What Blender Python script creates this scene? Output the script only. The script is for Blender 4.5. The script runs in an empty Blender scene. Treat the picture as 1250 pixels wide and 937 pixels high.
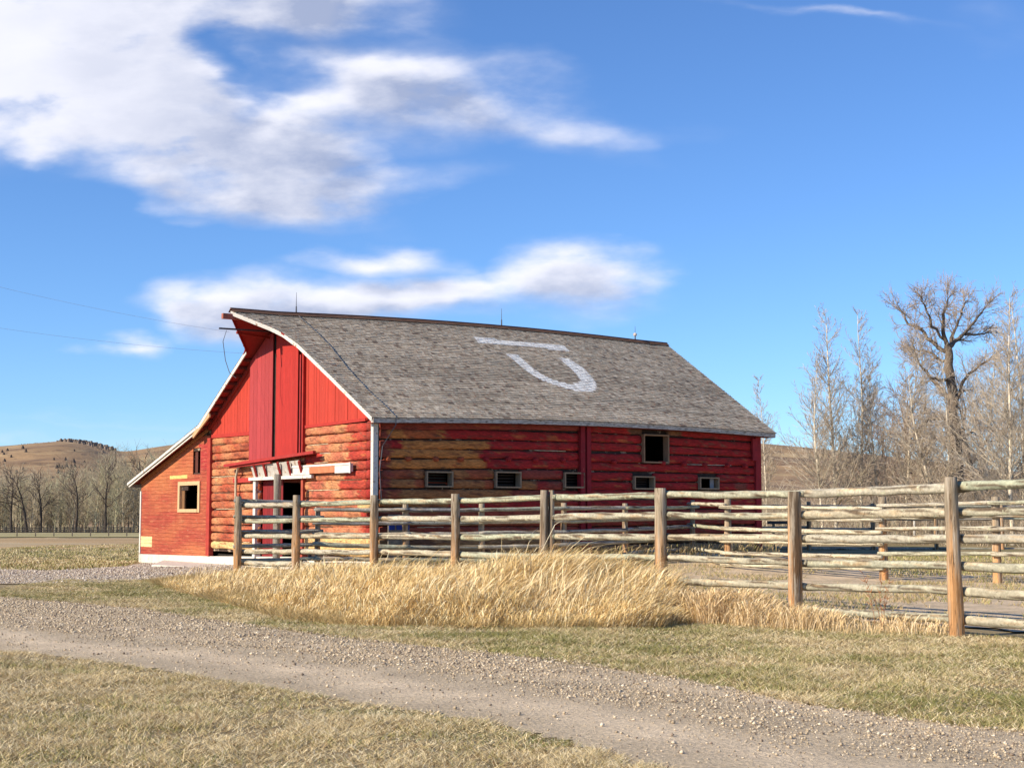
import bpy, math, random
import numpy as np
from mathutils import Vector, noise as mn

# ------------------------------------------------------------------ camera, sky, sun, exposure
sc = bpy.context.scene
COL = sc.collection
R = math.radians
CAM_H = 1.8
FPX = 1840.0                      # focal length in photo pixels (1250 wide)
PITCH = math.atan(156.5 / FPX)
cam = bpy.data.cameras.new('camera'); camo = bpy.data.objects.new('camera', cam); COL.objects.link(camo)
cam.sensor_width = 36; cam.lens = FPX / 1250 * 36
camo.location = (0, 0, CAM_H); camo.rotation_euler = (R(90) + PITCH, 0, 0)
cam.clip_start = 0.1; cam.clip_end = 20000
sc.camera = camo
sc.view_settings.view_transform = 'Standard'; sc.view_settings.look = 'None'
sc.view_settings.gamma = 1; sc.view_settings.use_curve_mapping = False
sc.view_settings.exposure = 0.45
SUN_AZ, SUN_EL = R(-118), R(28)

def ray(u, v):
    d = (u - 625, FPX, 468.5 - v); c, s = math.cos(PITCH), math.sin(PITCH)
    return (d[0], d[1]*c - d[2]*s, d[1]*s + d[2]*c)

w = bpy.data.worlds.new('World'); sc.world = w; w.use_nodes = True
nt = w.node_tree; nt.nodes.clear()
def N(tree, typ, **kw):
    n = tree.nodes.new(typ)
    for k, v in kw.items():
        if k == 'ins':
            for i, x in v.items(): n.inputs[i].default_value = x
        else: setattr(n, k, v)
    return n
L = nt.links.new
sky = N(nt, 'ShaderNodeTexSky', sky_type='NISHITA', sun_disc=False, sun_elevation=SUN_EL, sun_rotation=SUN_AZ,
        altitude=1200, air_density=1.0, dust_density=0.15, ozone_density=2.2)
hs = N(nt, 'ShaderNodeVectorMath', operation='MULTIPLY'); hs.inputs[1].default_value = (.66, .93, 1.30)   # deep clear blue of the dry air
L(sky.outputs[0], hs.inputs[0])
tc = N(nt, 'ShaderNodeTexCoord')

# ---- cloud density as a function of the direction (x/y, z/y), a group evaluated twice for self-shading
BLOBS = [ # cx, cy, rx, ry, rot, weight   (directions given where they stand in the sky)
 (20,40,330,150,0,1.1),(215,-15,330,75,0,.9),(385,-5,120,42,-4,.75),(120,118,240,75,4,.85),(225,170,210,60,14,.75),
 (350,125,300,78,4,.75),(490,105,250,60,10,.55),(600,140,220,36,15,.42),(760,158,130,18,-2,.28),(330,215,170,52,14,.8),
 (340,242,120,32,0,.6),(470,232,130,22,-6,.55),(520,70,170,26,4,.25),(258,44,60,26,30,-.75),(312,74,95,34,12,-.85),(222,126,85,16,0,-.85),(345,104,100,22,4,-.6),(400,52,90,20,0,-.4),(180,95,70,20,10,-.3),(300,150,60,12,0,-.35),
 (45,190,46,16,0,.62),(20,162,60,18,0,.35),
 (290,374,120,44,0,.95),(420,358,215,42,0,.9),(590,342,200,32,-6,.75),(690,322,95,28,4,.8),(730,345,85,28,0,.65),(455,306,92,15,0,1.0),(560,370,210,30,0,.65),(228,392,50,22,0,.45),
 (150,420,52,15,4,1.1),(262,270,22,7,0,.3),
 (940,10,160,6,4,.22),(1010,15,150,9,4,.26),(1080,30,170,16,6,.14),(1225,10,120,50,20,.2),
 (90,520,330,9,0,.30),(60,536,300,9,0,.36),(140,508,200,5,0,.16)]
g = bpy.data.node_groups.new('cloud_density', 'ShaderNodeTree')
g.interface.new_socket('P', in_out='INPUT', socket_type='NodeSocketVector')
g.interface.new_socket('D', in_out='OUTPUT', socket_type='NodeSocketFloat')
gi = N(g, 'NodeGroupInput'); go = N(g, 'NodeGroupOutput'); GL = g.links.new
n1 = N(g, 'ShaderNodeTexNoise', ins={'Scale': 7.0, 'Detail': 6.0, 'Roughness': .5})
mp = N(g, 'ShaderNodeMapping', ins={'Scale': (1.0, 2.6, 1.0)}); GL(gi.outputs[0], mp.inputs[0]); GL(mp.outputs[0], n1.inputs['Vector'])
ns = N(g, 'ShaderNodeVectorMath', operation='SUBTRACT'); ns.inputs[1].default_value = (.5, .5, .5); GL(n1.outputs['Color'], ns.inputs[0])
nm = N(g, 'ShaderNodeVectorMath', operation='MULTIPLY'); nm.inputs[1].default_value = (.17, .055, 0); GL(ns.outputs[0], nm.inputs[0])
wa = N(g, 'ShaderNodeVectorMath', operation='ADD'); GL(gi.outputs[0], wa.inputs[0]); GL(nm.outputs[0], wa.inputs[1])
prev = None
for (cx, cy, rx, ry, rot, wt) in BLOBS:
    r_ = ray(cx, cy)
    m = N(g, 'ShaderNodeMapping', vector_type='TEXTURE',
          ins={'Location': (r_[0]/r_[1], r_[2]/r_[1], 0), 'Rotation': (0, 0, R(-rot)), 'Scale': (rx*1.35/FPX, ry*1.35/FPX, 1)})
    GL(wa.outputs[0], m.inputs[0])
    t = N(g, 'ShaderNodeTexGradient', gradient_type='SPHERICAL'); GL(m.outputs[0], t.inputs[0])
    a = N(g, 'ShaderNodeMath', operation='MULTIPLY_ADD'); a.inputs[1].default_value = wt; a.inputs[2].default_value = 0
    GL(t.outputs['Fac'], a.inputs[0])
    if prev: GL(prev.outputs[0], a.inputs[2])
    prev = a
n2 = N(g, 'ShaderNodeTexNoise', ins={'Scale': 13.0, 'Detail': 9.0, 'Roughness': .52})
mp2 = N(g, 'ShaderNodeMapping', ins={'Scale': (1.0, 2.1, 1.0), 'Rotation': (0, 0, R(-12))}); GL(gi.outputs[0], mp2.inputs[0]); GL(mp2.outputs[0], n2.inputs['Vector'])
nr = N(g, 'ShaderNodeMapRange', ins={'From Min': .3, 'From Max': .7, 'To Min': .42, 'To Max': 1.45}); GL(n2.outputs['Fac'], nr.inputs['Value'])
mu = N(g, 'ShaderNodeMath', operation='MULTIPLY'); GL(prev.outputs[0], mu.inputs[0]); GL(nr.outputs[0], mu.inputs[1]); GL(mu.outputs[0], go.inputs[0])

sx = N(nt, 'ShaderNodeSeparateXYZ'); L(tc.outputs['Generated'], sx.inputs[0])
ym = N(nt, 'ShaderNodeMath', operation='MAXIMUM'); ym.inputs[1].default_value = .05; L(sx.outputs['Y'], ym.inputs[0])
dx = N(nt, 'ShaderNodeMath', operation='DIVIDE'); L(sx.outputs['X'], dx.inputs[0]); L(ym.outputs[0], dx.inputs[1])
dz = N(nt, 'ShaderNodeMath', operation='DIVIDE'); L(sx.outputs['Z'], dz.inputs[0]); L(ym.outputs[0], dz.inputs[1])
cb = N(nt, 'ShaderNodeCombineXYZ'); L(dx.outputs[0], cb.inputs[0]); L(dz.outputs[0], cb.inputs[1])
def dens(off):
    a = N(nt, 'ShaderNodeVectorMath', operation='ADD'); a.inputs[1].default_value = off; L(cb.outputs[0], a.inputs[0])
    q = N(nt, 'ShaderNodeGroup'); q.node_tree = g; L(a.outputs[0], q.inputs[0]); return q
d0 = dens((0, 0, 0)); d1 = dens((-.012, .014, 0)); 
al = N(nt, 'ShaderNodeMapRange', interpolation_type='SMOOTHSTEP', ins={'From Min': .05, 'From Max': 1.2, 'To Min': 0, 'To Max': .95}); L(d0.outputs[0], al.inputs['Value'])
al_s = N(nt, 'ShaderNodeMapRange', interpolation_type='SMOOTHSTEP', ins={'From Min': .15, 'From Max': 1.15}); L(d1.outputs[0], al_s.inputs['Value'])
# the sunward (left) side of the high cloud is brighter
ln_ = N(nt, 'ShaderNodeTexNoise', ins={'Scale': 5.0, 'Detail': 3.0}); L(cb.outputs[0], ln_.inputs['Vector'])
la_ = N(nt, 'ShaderNodeMath', operation='MULTIPLY_ADD'); la_.inputs[1].default_value = .34; L(ln_.outputs['Fac'], la_.inputs[0]); L(dx.outputs[0], la_.inputs[2])
lft = N(nt, 'ShaderNodeMapRange', interpolation_type='SMOOTHSTEP', ins={'From Min': -.22, 'From Max': .0, 'To Min': 0.0, 'To Max': 1.0}); L(la_.outputs[0], lft.inputs['Value'])
hi = N(nt, 'ShaderNodeMapRange', interpolation_type='SMOOTHSTEP', ins={'From Min': .19, 'From Max': .25, 'To Min': .75, 'To Max': 0}); L(dz.outputs[0], hi.inputs['Value'])
cn_ = N(nt, 'ShaderNodeTexNoise', ins={'Scale': 11.0, 'Detail': 8.0, 'Roughness': .6}); cm_ = N(nt, 'ShaderNodeMapping', ins={'Scale': (1, 2.2, 1)}); L(cb.outputs[0], cm_.inputs[0]); L(cm_.outputs[0], cn_.inputs['Vector'])
cr_ = N(nt, 'ShaderNodeMapRange', ins={'From Min': .32, 'From Max': .66, 'To Min': .35, 'To Max': 1.15}); L(cn_.outputs['Fac'], cr_.inputs['Value'])
cq_ = N(nt, 'ShaderNodeMath', operation='MULTIPLY', use_clamp=True); L(al_s.outputs[0], cq_.inputs[0]); L(cr_.outputs[0], cq_.inputs[1])
shm = N(nt, 'ShaderNodeMath', operation='MULTIPLY'); L(cq_.outputs[0], shm.inputs[0]); 
mx1 = N(nt, 'ShaderNodeMath', operation='MAXIMUM'); L(lft.outputs[0], mx1.inputs[0]); L(hi.outputs[0], mx1.inputs[1]); L(mx1.outputs[0], shm.inputs[1])
cc = N(nt, 'ShaderNodeMix', data_type='RGBA'); L(shm.outputs[0], cc.inputs['Factor'])
cc.inputs['A'].default_value = (7.6, 7.6, 8.2, 1); cc.inputs['B'].default_value = (3.0, 3.5, 5.0, 1)
mx = N(nt, 'ShaderNodeMix', data_type='RGBA'); L(al.outputs[0], mx.inputs['Factor']); L(hs.outputs[0], mx.inputs['A']); L(cc.outputs['Result'], mx.inputs['B'])
bg = N(nt, 'ShaderNodeBackground', ins={'Strength': .1}); L(mx.outputs['Result'], bg.inputs[0])
wo = N(nt, 'ShaderNodeOutputWorld'); L(bg.outputs[0], wo.inputs[0])

sun = bpy.data.lights.new('sun', 'SUN'); suno = bpy.data.objects.new('sun', sun); COL.objects.link(suno)
sun.energy = 5.0; sun.angle = R(.5); sun.color = (1.0, .885, .70)
sd = Vector((math.sin(SUN_AZ)*math.cos(SUN_EL), math.cos(SUN_AZ)*math.cos(SUN_EL), math.sin(SUN_EL)))
suno.rotation_euler = (-sd).to_track_quat('-Z', 'Y').to_euler()

# ------------------------------------------------------------------ helpers
rnd = random.Random(7)
def smooth(a, b, x):
    t = np.clip((np.asarray(x, float) - a)/(b - a), 0, 1); return t*t*(3 - 2*t)
def gz(x, y):
    x = np.asarray(x, float); y = np.asarray(y, float)
    z = .33*smooth(40, 50, y)*smooth(-5, 1, x)*(1 - smooth(72, 100, y))
    z = z - .14*smooth(45, 56, y)*(1 - smooth(-14, -9, x))*(1 - smooth(70, 100, y))
    z = z - 1.9*smooth(115, 255, y)
    return z
def gzf(x, y): return float(gz(x, y))
def at(u, v, y):
    r = ray(u, v); k = y/r[1]; return Vector((r[0]*k, y, r[2]*k + CAM_H))
def on_ground(u, v):
    r = ray(u, v); h = 0.0
    for _ in range(6):
        t = (h - CAM_H)/r[2]; h = gzf(r[0]*t, r[1]*t)
    return (r[0]*t, r[1]*t)
def nz(x, y=0., z=0.): return mn.noise(Vector((x, y, z)))

def tag(o, label=None, cat=None, group=None, kind=None):
    if label: o['label'] = label
    if cat: o['category'] = cat
    if group: o['group'] = group
    if kind: o['kind'] = kind
    return o
def empty(name, loc=(0, 0, 0), rz=0, **kw):
    o = bpy.data.objects.new(name, None); COL.objects.link(o); o.location = loc; o.rotation_euler = (0, 0, rz)
    o.empty_display_size = .2
    return tag(o, **kw)

def link_mesh(name, V, F, C=None, mat=None, parent=None, smoothf=False, loc=None):
    """V (n,3); F list of lists or (m,3) array; C (n,3|4) colours"""
    me = bpy.data.meshes.new(name)
    V = np.asarray(V, dtype=np.float32)
    if loc is not None: V = V - np.asarray(loc, dtype=np.float32)
    if isinstance(F, np.ndarray):
        k = F.shape[1]
        me.vertices.add(len(V)); me.vertices.foreach_set('co', V.ravel())
        me.loops.add(F.size); me.loops.foreach_set('vertex_index', F.astype(np.int32).ravel())
        me.polygons.add(len(F)); me.polygons.foreach_set('loop_start', (np.arange(len(F))*k).astype(np.int32))
        me.update(calc_edges=True)
    else:
        me.from_pydata([tuple(map(float, p)) for p in V], [], [tuple(map(int, f)) for f in F])
    if C is not None:
        C = np.asarray(C, dtype=np.float32)
        if C.shape[1] == 3: C = np.hstack([C, np.ones((len(C), 1), np.float32)])
        at_ = me.color_attributes.new('Col', 'FLOAT_COLOR', 'POINT'); at_.data.foreach_set('color', C.ravel())
    if smoothf: me.polygons.foreach_set('use_smooth', np.ones(len(me.polygons), bool))
    me.update()
    if mat: me.materials.append(mat)
    o = bpy.data.objects.new(name, me); COL.objects.link(o)
    if parent: o.parent = parent
    if loc is not None: o.location = loc
    return o

class MB:
    def __init__(s): s.v = []; s.f = []; s.c = []
    def add(s, vs, fs, col=(1, 1, 1)):
        n = len(s.v); s.v += [tuple(p) for p in vs]; s.f += [[i + n for i in f] for f in fs]
        if isinstance(col, list): s.c += [tuple(c[:3]) for c in col]
        else: s.c += [tuple(col[:3])]*len(vs)
    def box(s, x0, x1, y0, y1, z0, z1, col=(1, 1, 1)):
        vs = [(x, y, z) for z in (z0, z1) for y in (y0, y1) for x in (x0, x1)]
        s.add(vs, [(0, 2, 3, 1), (4, 5, 7, 6), (0, 1, 5, 4), (2, 6, 7, 3), (0, 4, 6, 2), (1, 3, 7, 5)], col)
    def bar(s, p, q, wd, ht, col=(1, 1, 1), up=(0, 0, 1)):
        p = Vector(p); q = Vector(q); d = (q - p).normalized(); u = Vector(up)
        a = d.cross(u).normalized(); b = a.cross(d).normalized()
        vs = [e + a*sa*wd/2 + b*sb*ht/2 for e in (p, q) for sb in (-1, 1) for sa in (-1, 1)]
        s.add(vs, [(0, 2, 3, 1), (4, 5, 7, 6), (0, 1, 5, 4), (2, 6, 7, 3), (0, 4, 6, 2), (1, 3, 7, 5)], col)
    def prism(s, pts, d, col=(1, 1, 1)):
        """polygon pts (3d) extruded by vector d"""
        n = len(pts); d = Vector(d); a = [Vector(p) for p in pts]
        s.add(a + [p + d for p in a], [list(range(n))[::-1], list(range(n, 2*n))] + [[i, (i+1) % n, (i+1) % n + n, i+n] for i in range(n)], col)
    def tube(s, pts, rad, n=10, col=(1, 1, 1), rough=0., seed=0., endround=.75, colf=None, sq=1.):
        P = [Vector(p) for p in pts]; k = len(P)
        if not hasattr(rad, '__len__'): rad = [rad]*k
        vs, cs = [], []
        ax = (P[-1] - P[0]).normalized()
        ref = Vector((0, 0, 1)) if abs(ax.z) < .8 else Vector((1, 0, 0))
        a = ax.cross(ref).normalized(); b = ax.cross(a).normalized()
        for i, p in enumerate(P):
            for j in range(n):
                th = 2*math.pi*j/n
                r = rad[i]*(1 + rough*nz(math.cos(th)*1.3 + seed, math.sin(th)*1.3 + seed*.7, i*.45))
                if sq < 1: r /= (abs(math.cos(th))**3.4 + abs(math.sin(th))**3.4)**(1/3.4)
                if i in (0, k-1) and endround: r *= endround
                vs.append(p + a*math.cos(th)*r*sq + b*math.sin(th)*r)
                cs.append(colf(i, j, th) if colf else col)
        fs = [[i*n+j, i*n+(j+1) % n, (i+1)*n+(j+1) % n, (i+1)*n+j] for i in range(k-1) for j in range(n)]
        fs += [list(range(n))[::-1], [(k-1)*n+j for j in range(n)]]
        s.add(vs, fs, cs)
    def build(s, name, mat=None, parent=None, smoothf=False, loc=None):
        return link_mesh(name, s.v, s.f, s.c, mat, parent, smoothf, loc)

def material(name, base=None, vcol=False, rough=.85, nscale=8., namt=.25, stretch=(1, 1, 1), bump=.0, bscale=30., spots=None, spec=.25, detail=6., metallic=0.):
    """base or vertex colour, multiplied by two stretched noises; optional second colour in spots (colour, scale, lo, hi)"""
    m = bpy.data.materials.new(name); m.use_nodes = True; t = m.node_tree; b = t.nodes['Principled BSDF']
    K = t.links.new
    b.inputs['Roughness'].default_value = rough; b.inputs['Specular IOR Level'].default_value = spec; b.inputs['Metallic'].default_value = metallic
    tcn = N(t, 'ShaderNodeTexCoord'); mpn = N(t, 'ShaderNodeMapping', ins={'Scale': stretch}); K(tcn.outputs['Object'], mpn.inputs[0])
    no = N(t, 'ShaderNodeTexNoise', ins={'Scale': nscale, 'Detail': detail, 'Roughness': .6}); K(mpn.outputs[0], no.inputs['Vector'])
    mr = N(t, 'ShaderNodeMapRange', ins={'From Min': .3, 'From Max': .7, 'To Min': 1 - namt, 'To Max': 1 + namt}); K(no.outputs['Fac'], mr.inputs['Value'])
    if vcol:
        src = N(t, 'ShaderNodeAttribute', attribute_name='Col').outputs['Color']
    else:
        r = N(t, 'ShaderNodeRGB'); r.outputs[0].default_value = (*base, 1); src = r.outputs[0]
    if spots:
        for (sc_, ss, lo, hi_) in spots:
            n3 = N(t, 'ShaderNodeTexNoise', ins={'Scale': ss, 'Detail': 8., 'Roughness': .65}); K(mpn.outputs[0], n3.inputs['Vector'])
            m3 = N(t, 'ShaderNodeMapRange', ins={'From Min': lo, 'From Max': hi_}); K(n3.outputs['Fac'], m3.inputs['Value'])
            x3 = N(t, 'ShaderNodeMix', data_type='RGBA'); K(m3.outputs[0], x3.inputs['Factor']); K(src, x3.inputs['A']); x3.inputs['B'].default_value = (*sc_, 1)
            src = x3.outputs['Result']
    vm = N(t, 'ShaderNodeVectorMath', operation='SCALE'); K(src, vm.inputs[0]); K(mr.outputs[0], vm.inputs['Scale'])
    K(vm.outputs[0], b.inputs['Base Color'])
    if bump:
        nb = N(t, 'ShaderNodeTexNoise', ins={'Scale': bscale, 'Detail': 6., 'Roughness': .65}); K(mpn.outputs[0], nb.inputs['Vector'])
        bp = N(t, 'ShaderNodeBump', ins={'Strength': 1.0, 'Distance': bump}); K(nb.outputs['Fac'], bp.inputs['Height']); K(bp.outputs[0], b.inputs['Normal'])
    return m

M = {}
M['log'] = material('log_wood', vcol=True, nscale=8, namt=.55, stretch=(1, 1, 6), bump=.012, bscale=20, rough=.9, detail=9, spots=[((.11, .05, .03), 3.4, .58, .72), ((.13, .06, .035), 16, .60, .70)])
M['lean'] = material('lean_to_paint', vcol=True, nscale=3.0, namt=.22, stretch=(1, .5, 6), bump=.006, bscale=16, rough=.9,
      spots=[((.46, .17, .08), 3.2, .54, .70), ((.58, .38, .26), 9, .62, .72), ((.20, .03, .02), 5, .60, .75)])
M['redboard'] = material('red_painted_boards', vcol=True, nscale=4, namt=.14, stretch=(6, 6, .7), bump=.004, bscale=12, rough=.75,
      spots=[((.50, .22, .12), 5, .66, .78)])
M['redtrim'] = material('red_trim', vcol=True, nscale=5, namt=.2, bump=.004, bscale=20, rough=.8, spots=[((.45, .25, .16), 9, .66, .74)])
M['whitetrim'] = material('weathered_white_paint', (.62, .59, .53), nscale=6, namt=.14, bump=.003, bscale=30, spots=[((.28, .17, .11), 6, .57, .66), ((.42, .20, .13), 2.3, .62, .70)])
M['soffitwhite'] = material('dingy_white_boards', (.46, .43, .38), nscale=6, namt=.2, spots=[((.28, .17, .11), 5, .55, .66)])
M['greytrim'] = material('peeling_grey_fascia', (.50, .46, .40), nscale=6, namt=.3, stretch=(1, 3, 6), bump=.004, bscale=30, spots=[((.13, .10, .08), 5, .5, .62)])
M['rawwood'] = material('bare_wood', vcol=True, nscale=6, namt=.22, stretch=(5, 5, 1), bump=.004, bscale=18, rough=.85)
M['dark'] = material('dark_chinking', (.05, .03, .022), nscale=5, namt=.4, spots=[((.36, .27, .19), 3.0, .56, .62)])
M['inside'] = material('near_black_inside', (.02, .015, .012), nscale=5, namt=.4)
M['concrete'] = material('pale_concrete', (.62, .56, .48), nscale=3, namt=.14, bump=.006, bscale=25, spots=[((.40, .33, .26), 4, .58, .72)])
M['shingle'] = material('cedar_shingles', vcol=True, nscale=14, namt=.28, stretch=(4, 1, 1), bump=.006, bscale=30, rough=.9)
M['post'] = material('fence_post_wood', vcol=True, nscale=4, namt=.32, stretch=(7, 7, .5), bump=.02, bscale=8, rough=.9, spots=[((.40, .33, .25), 2.2, .50, .62), ((.11, .07, .04), 4.5, .57, .64)])
M['rail'] = material('fence_rail_wood', vcol=True, nscale=9, namt=.3, stretch=(2, 2, 2), bump=.015, bscale=16, rough=.9, spots=[((.11, .075, .05), 8, .60, .68), ((.46, .44, .30), 3, .58, .66)])
M['metal'] = material('dark_iron', (.05, .04, .04), rough=.6, namt=.2)
M['cable'] = material('pale_cable', (.42, .47, .55), rough=.6, namt=.1)
M['wire'] = material('wire_cable', (.10, .10, .11), rough=.6, namt=.1)
M['bark'] = material('grey_bark', vcol=True, nscale=3, namt=.3, stretch=(3, 3, 1), bump=.02, bscale=6, rough=.95)
M['grass'] = material('dry_grass', vcol=True, nscale=.8, namt=.12, rough=.7, spec=.2)
M['stone'] = material('gravel_stone', vcol=True, nscale=20, namt=.15, rough=.9)
M['ground'] = material('lawn_soil', (.31, .235, .12), nscale=.35, namt=.2, bump=.04, bscale=14,
      spots=[((.16, .17, .06), .5, .50, .66), ((.40, .31, .17), 9, .5, .68), ((.13, .09, .05), 22, .58, .68)])
M['road'] = material('gravel_road', vcol=True, nscale=25, namt=.3, bump=.03, bscale=26, detail=10,
      spots=[((.60, .50, .39), 45, .58, .68), ((.12, .09, .07), 55, .60, .70)])
M['dirt'] = material('corral_dirt', (.60, .46, .30), nscale=1.2, namt=.22, bump=.05, bscale=9,
      spots=[((.24, .21, .10), 1.6, .56, .68), ((.60, .47, .33), 7, .56, .68), ((.16, .11, .07), 12, .60, .70)])
M['field'] = material('far_field', (.46, .31, .15), nscale=.12, namt=.22, stretch=(.25, 1, 1), bump=.05, bscale=3,
      spots=[((.47, .37, .22), .35, .50, .62), ((.13, .085, .06), .5, .63, .72)])
M['fieldgreen'] = material('far_pasture', (.40, .34, .15), nscale=.2, namt=.2, stretch=(.25, 1, 1), bump=.05, bscale=3,
      spots=[((.46, .38, .20), .4, .48, .62)])
M['hill'] = material('hill_grass', (.34, .22, .115), nscale=.02, namt=.2, stretch=(.6, .6, 5), bump=1.0, bscale=.12,
      spots=[((.19, .12, .07), .018, .50, .60), ((.50, .36, .19), .03, .54, .66), ((.12, .08, .05), .16, .56, .66)])
M['blue'] = material('blue_paint', (.012, .045, .28), rough=.5, namt=.15)

# ------------------------------------------------------------------ ground and hills
def spaced(a, b, k, n):
    t = np.linspace(-1, 1, n); s = np.sinh(t*k)/math.sinh(k); return np.where(s < 0, -a*s*-1*-1, b*s) if False else np.where(s < 0, s*a, s*b)
xs = spaced(5000, 5000, 7.2, 301); ys = 35 + spaced(3000, 6000, 6.6, 321)
X, Y = np.meshgrid(xs, ys); Z = gz(X, Y)
V = np.stack([X, Y, Z], -1).reshape(-1, 3)
def gridfaces(nr, nc):
    i = np.arange(nr-1)[:, None]*nc + np.arange(nc-1)[None]
    i = i.ravel(); return np.stack([i, i+1, i+1+nc, i+nc], 1)
tag(link_mesh('ground', V, gridfaces(*X.shape), mat=M['ground'], smoothf=True), kind='structure')

def resample(pts, n):
    p = np.array(pts, float); d = np.r_[0, np.cumsum(np.hypot(*np.diff(p, axis=0).T))]; t = np.linspace(0, d[-1], n)
    return np.stack([np.interp(t, d, p[:, 0]), np.interp(t, d, p[:, 1])], 1)

def inside_poly(px, py, poly):
    c = np.zeros(px.shape, bool); n = len(poly); j = n-1
    for i in range(n):
        xi, yi = poly[i]; xj, yj = poly[j]
        if yi != yj:
            c ^= ((yi > py) != (yj > py)) & (px < (xj - xi)*(py - yi)/(yj - yi) + xi)
        j = i
    return c
def vnoise(x, y, s, seed=0):
    """cheap smooth value noise on arrays"""
    x = np.asarray(x, float)*s + seed*17.3; y = np.asarray(y, float)*s + seed*9.1
    xi = np.floor(x); yi = np.floor(y); fx = x - xi; fy = y - yi; fx = fx*fx*(3-2*fx); fy = fy*fy*(3-2*fy)
    def h(a, b):
        q = np.sin(a*127.1 + b*311.7 + seed*74.7)*43758.5453; return q - np.floor(q)
    return (h(xi, yi)*(1-fx) + h(xi+1, yi)*fx)*(1-fy) + (h(xi, yi+1)*(1-fx) + h(xi+1, yi+1)*fx)*fy

def sheet(name, poly, cell, off, mat, jag=.35, relief=0., colf=None, edge=None):
    poly = np.array(poly); x0, y0 = poly.min(0); x1, y1 = poly.max(0)
    nx = int((x1-x0)/cell)+2; ny = int((y1-y0)/cell)+2
    gx, gy = np.meshgrid(x0 + np.arange(nx)*cell, y0 + np.arange(ny)*cell)
    jx = (vnoise(gx, gy, 1.1, 1) - .5 + .5*(vnoise(gx, gy, 5, 2) - .5))*2*jag
    jy = (vnoise(gx, gy, 1.1, 3) - .5 + .5*(vnoise(gx, gy, 5, 4) - .5))*2*jag
    ins = inside_poly(gx + jx, gy + jy, poly)
    F = gridfaces(ny, nx); keep = ins.ravel()[F].all(1)
    F = F[keep]; used = np.unique(F); remap = -np.ones(nx*ny, int); remap[used] = np.arange(len(used))
    zz = gz(gx, gy) + off
    if relief: zz = zz + (relief if edge is None else relief*np.clip(edge(gx, gy)/.7, 0, 1))*(vnoise(gx, gy, .9, 5)*.6 + vnoise(gx, gy, 6, 6)*.4)
    V = np.stack([gx, gy, zz], -1).reshape(-1, 3)[used]
    C = colf(V) if colf else None
    return tag(link_mesh(name, V, remap[F], C, mat, smoothf=True), kind='structure')

UP = [(-30, 62), (-20, 44), (-14.5, 36.5), (-10.96, 32.54), (-7.03, 28.67), (-5.0, 25.43), (-2.71, 22.39), (-1.15, 20.37), (.55, 18.69), (1.82, 16.59), (2.63, 14.66), (3.41, 13.39), (4.21, 12.6), (5.6, 10.9), (8.5, 8.0), (12, 5)]
LO = [(8, .5), (4.5, 5), (1.9, 9.2), (.9, 10.85), (.47, 11.66), (-.46, 13.24), (-1.77, 14.66), (-2.84, 15.81), (-4.78, 17.99), (-6.56, 19.55), (-9.5, 22.5), (-16, 30), (-26, 44), (-36, 58)]
ROAD = UP + LO
LOr = resample(LO, 200)
def road_t(x, y):
    """distance from the near (sandy) edge of the road"""
    x = np.asarray(x); d = np.full(x.shape, 1e9)
    for p in LOr: d = np.minimum(d, np.hypot(x - p[0], y - p[1]))
    return d
def road_col(V):
    d = road_t(V[:, 0], V[:, 1]); n = vnoise(V[:, 0], V[:, 1], .6, 8)
    sand = np.maximum(np.exp(-((d - .95 - n*.5)/.5)**2), .55*np.exp(-((d - 2.9 - n*.8)/.35)**2))
    a = np.array((.50, .395, .26)); b = np.array((.68, .535, .36))
    k = (sand*.95)[:, None]; c = a*(1-k) + b*k
    c *= (.86 + .28*vnoise(V[:, 0], V[:, 1], 2.2, 9))[:, None]
    return c
sheet('gravel_road', ROAD, .12, .004, M['road'], jag=.20, relief=.02, colf=road_col, edge=lambda a, b: road_t(a, b))
YARD = [on_ground(*q) for q in [(-260, 694), (0, 694), (60, 697), (150, 692), (176, 687), (300, 690), (300, 700), (205, 706), (120, 712), (0, 713), (-260, 716)]]
sheet('gravel_yard', YARD, .2, .012, M['road'], jag=.5, relief=.02, colf=lambda V: np.tile(np.array((.46, .355, .225)), (len(V), 1))*(.85 + .3*vnoise(V[:, 0], V[:, 1], 1.5, 3))[:, None])
CORRAL = [(7.6, 22.6), (5.4, 25.4), (3.4, 28.4), (1.4, 31.4), (-.6, 34.2), (-2.6, 37.2), (-4.4, 41.5), (9.5, 51.0), (40, 66), (60, 60), (40, 20), (12, 17)]
sheet('corral_dirt', CORRAL, .22, .010, M['dirt'], jag=.6, relief=.03)
FA = [(-160, 66), (-60, 72), (-30, 76), (-18, 77), (-5, 78), (-5, 104), (-60, 104), (-160, 100)]
sheet('dirt_field', FA, .8, .03, M['field'], jag=1.6, relief=.05)
FB = [(-190, 105), (-40, 105), (0, 105), (60, 100), (120, 100), (160, 262), (-190, 262)]
sheet('pasture', FB, 2.5, .03, M['fieldgreen'], jag=3, relief=.05)

# hills: skyline control points, direction (u) -> elevation of the crest (v)
SK_U = [-900, -400, -120, 0, 40, 72, 105, 128, 140, 150, 180, 215, 300, 450, 700, 850, 933, 990, 1083, 1155, 1250, 1400, 1800, 2300]
SK_V = [560, 556, 550, 547, 543.5, 541, 544, 549, 553, 554, 549, 544, 538, 535, 536, 539, 544, 549, 560, 569, 578, 584, 575, 570]
us = np.linspace(-900, 2300, 500); rs = np.concatenate([np.linspace(262, 1100, 110), np.linspace(1130, 2400, 14)])
U, RR = np.meshgrid(us, rs)
sky_v = np.interp(U, SK_U, SK_V)
k1 = np.hanning(9); k1 /= k1.sum(); sky_v = np.stack([np.convolve(np.r_[[r0[0]]*4, r0, [r0[-1]]*4], k1, 'valid') for r0 in sky_v])
crest = 1100.
Hc = (625 - sky_v)/1840*crest + CAM_H
ta = (U - 625)/1847.
YY = RR; XX = ta*RR
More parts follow.
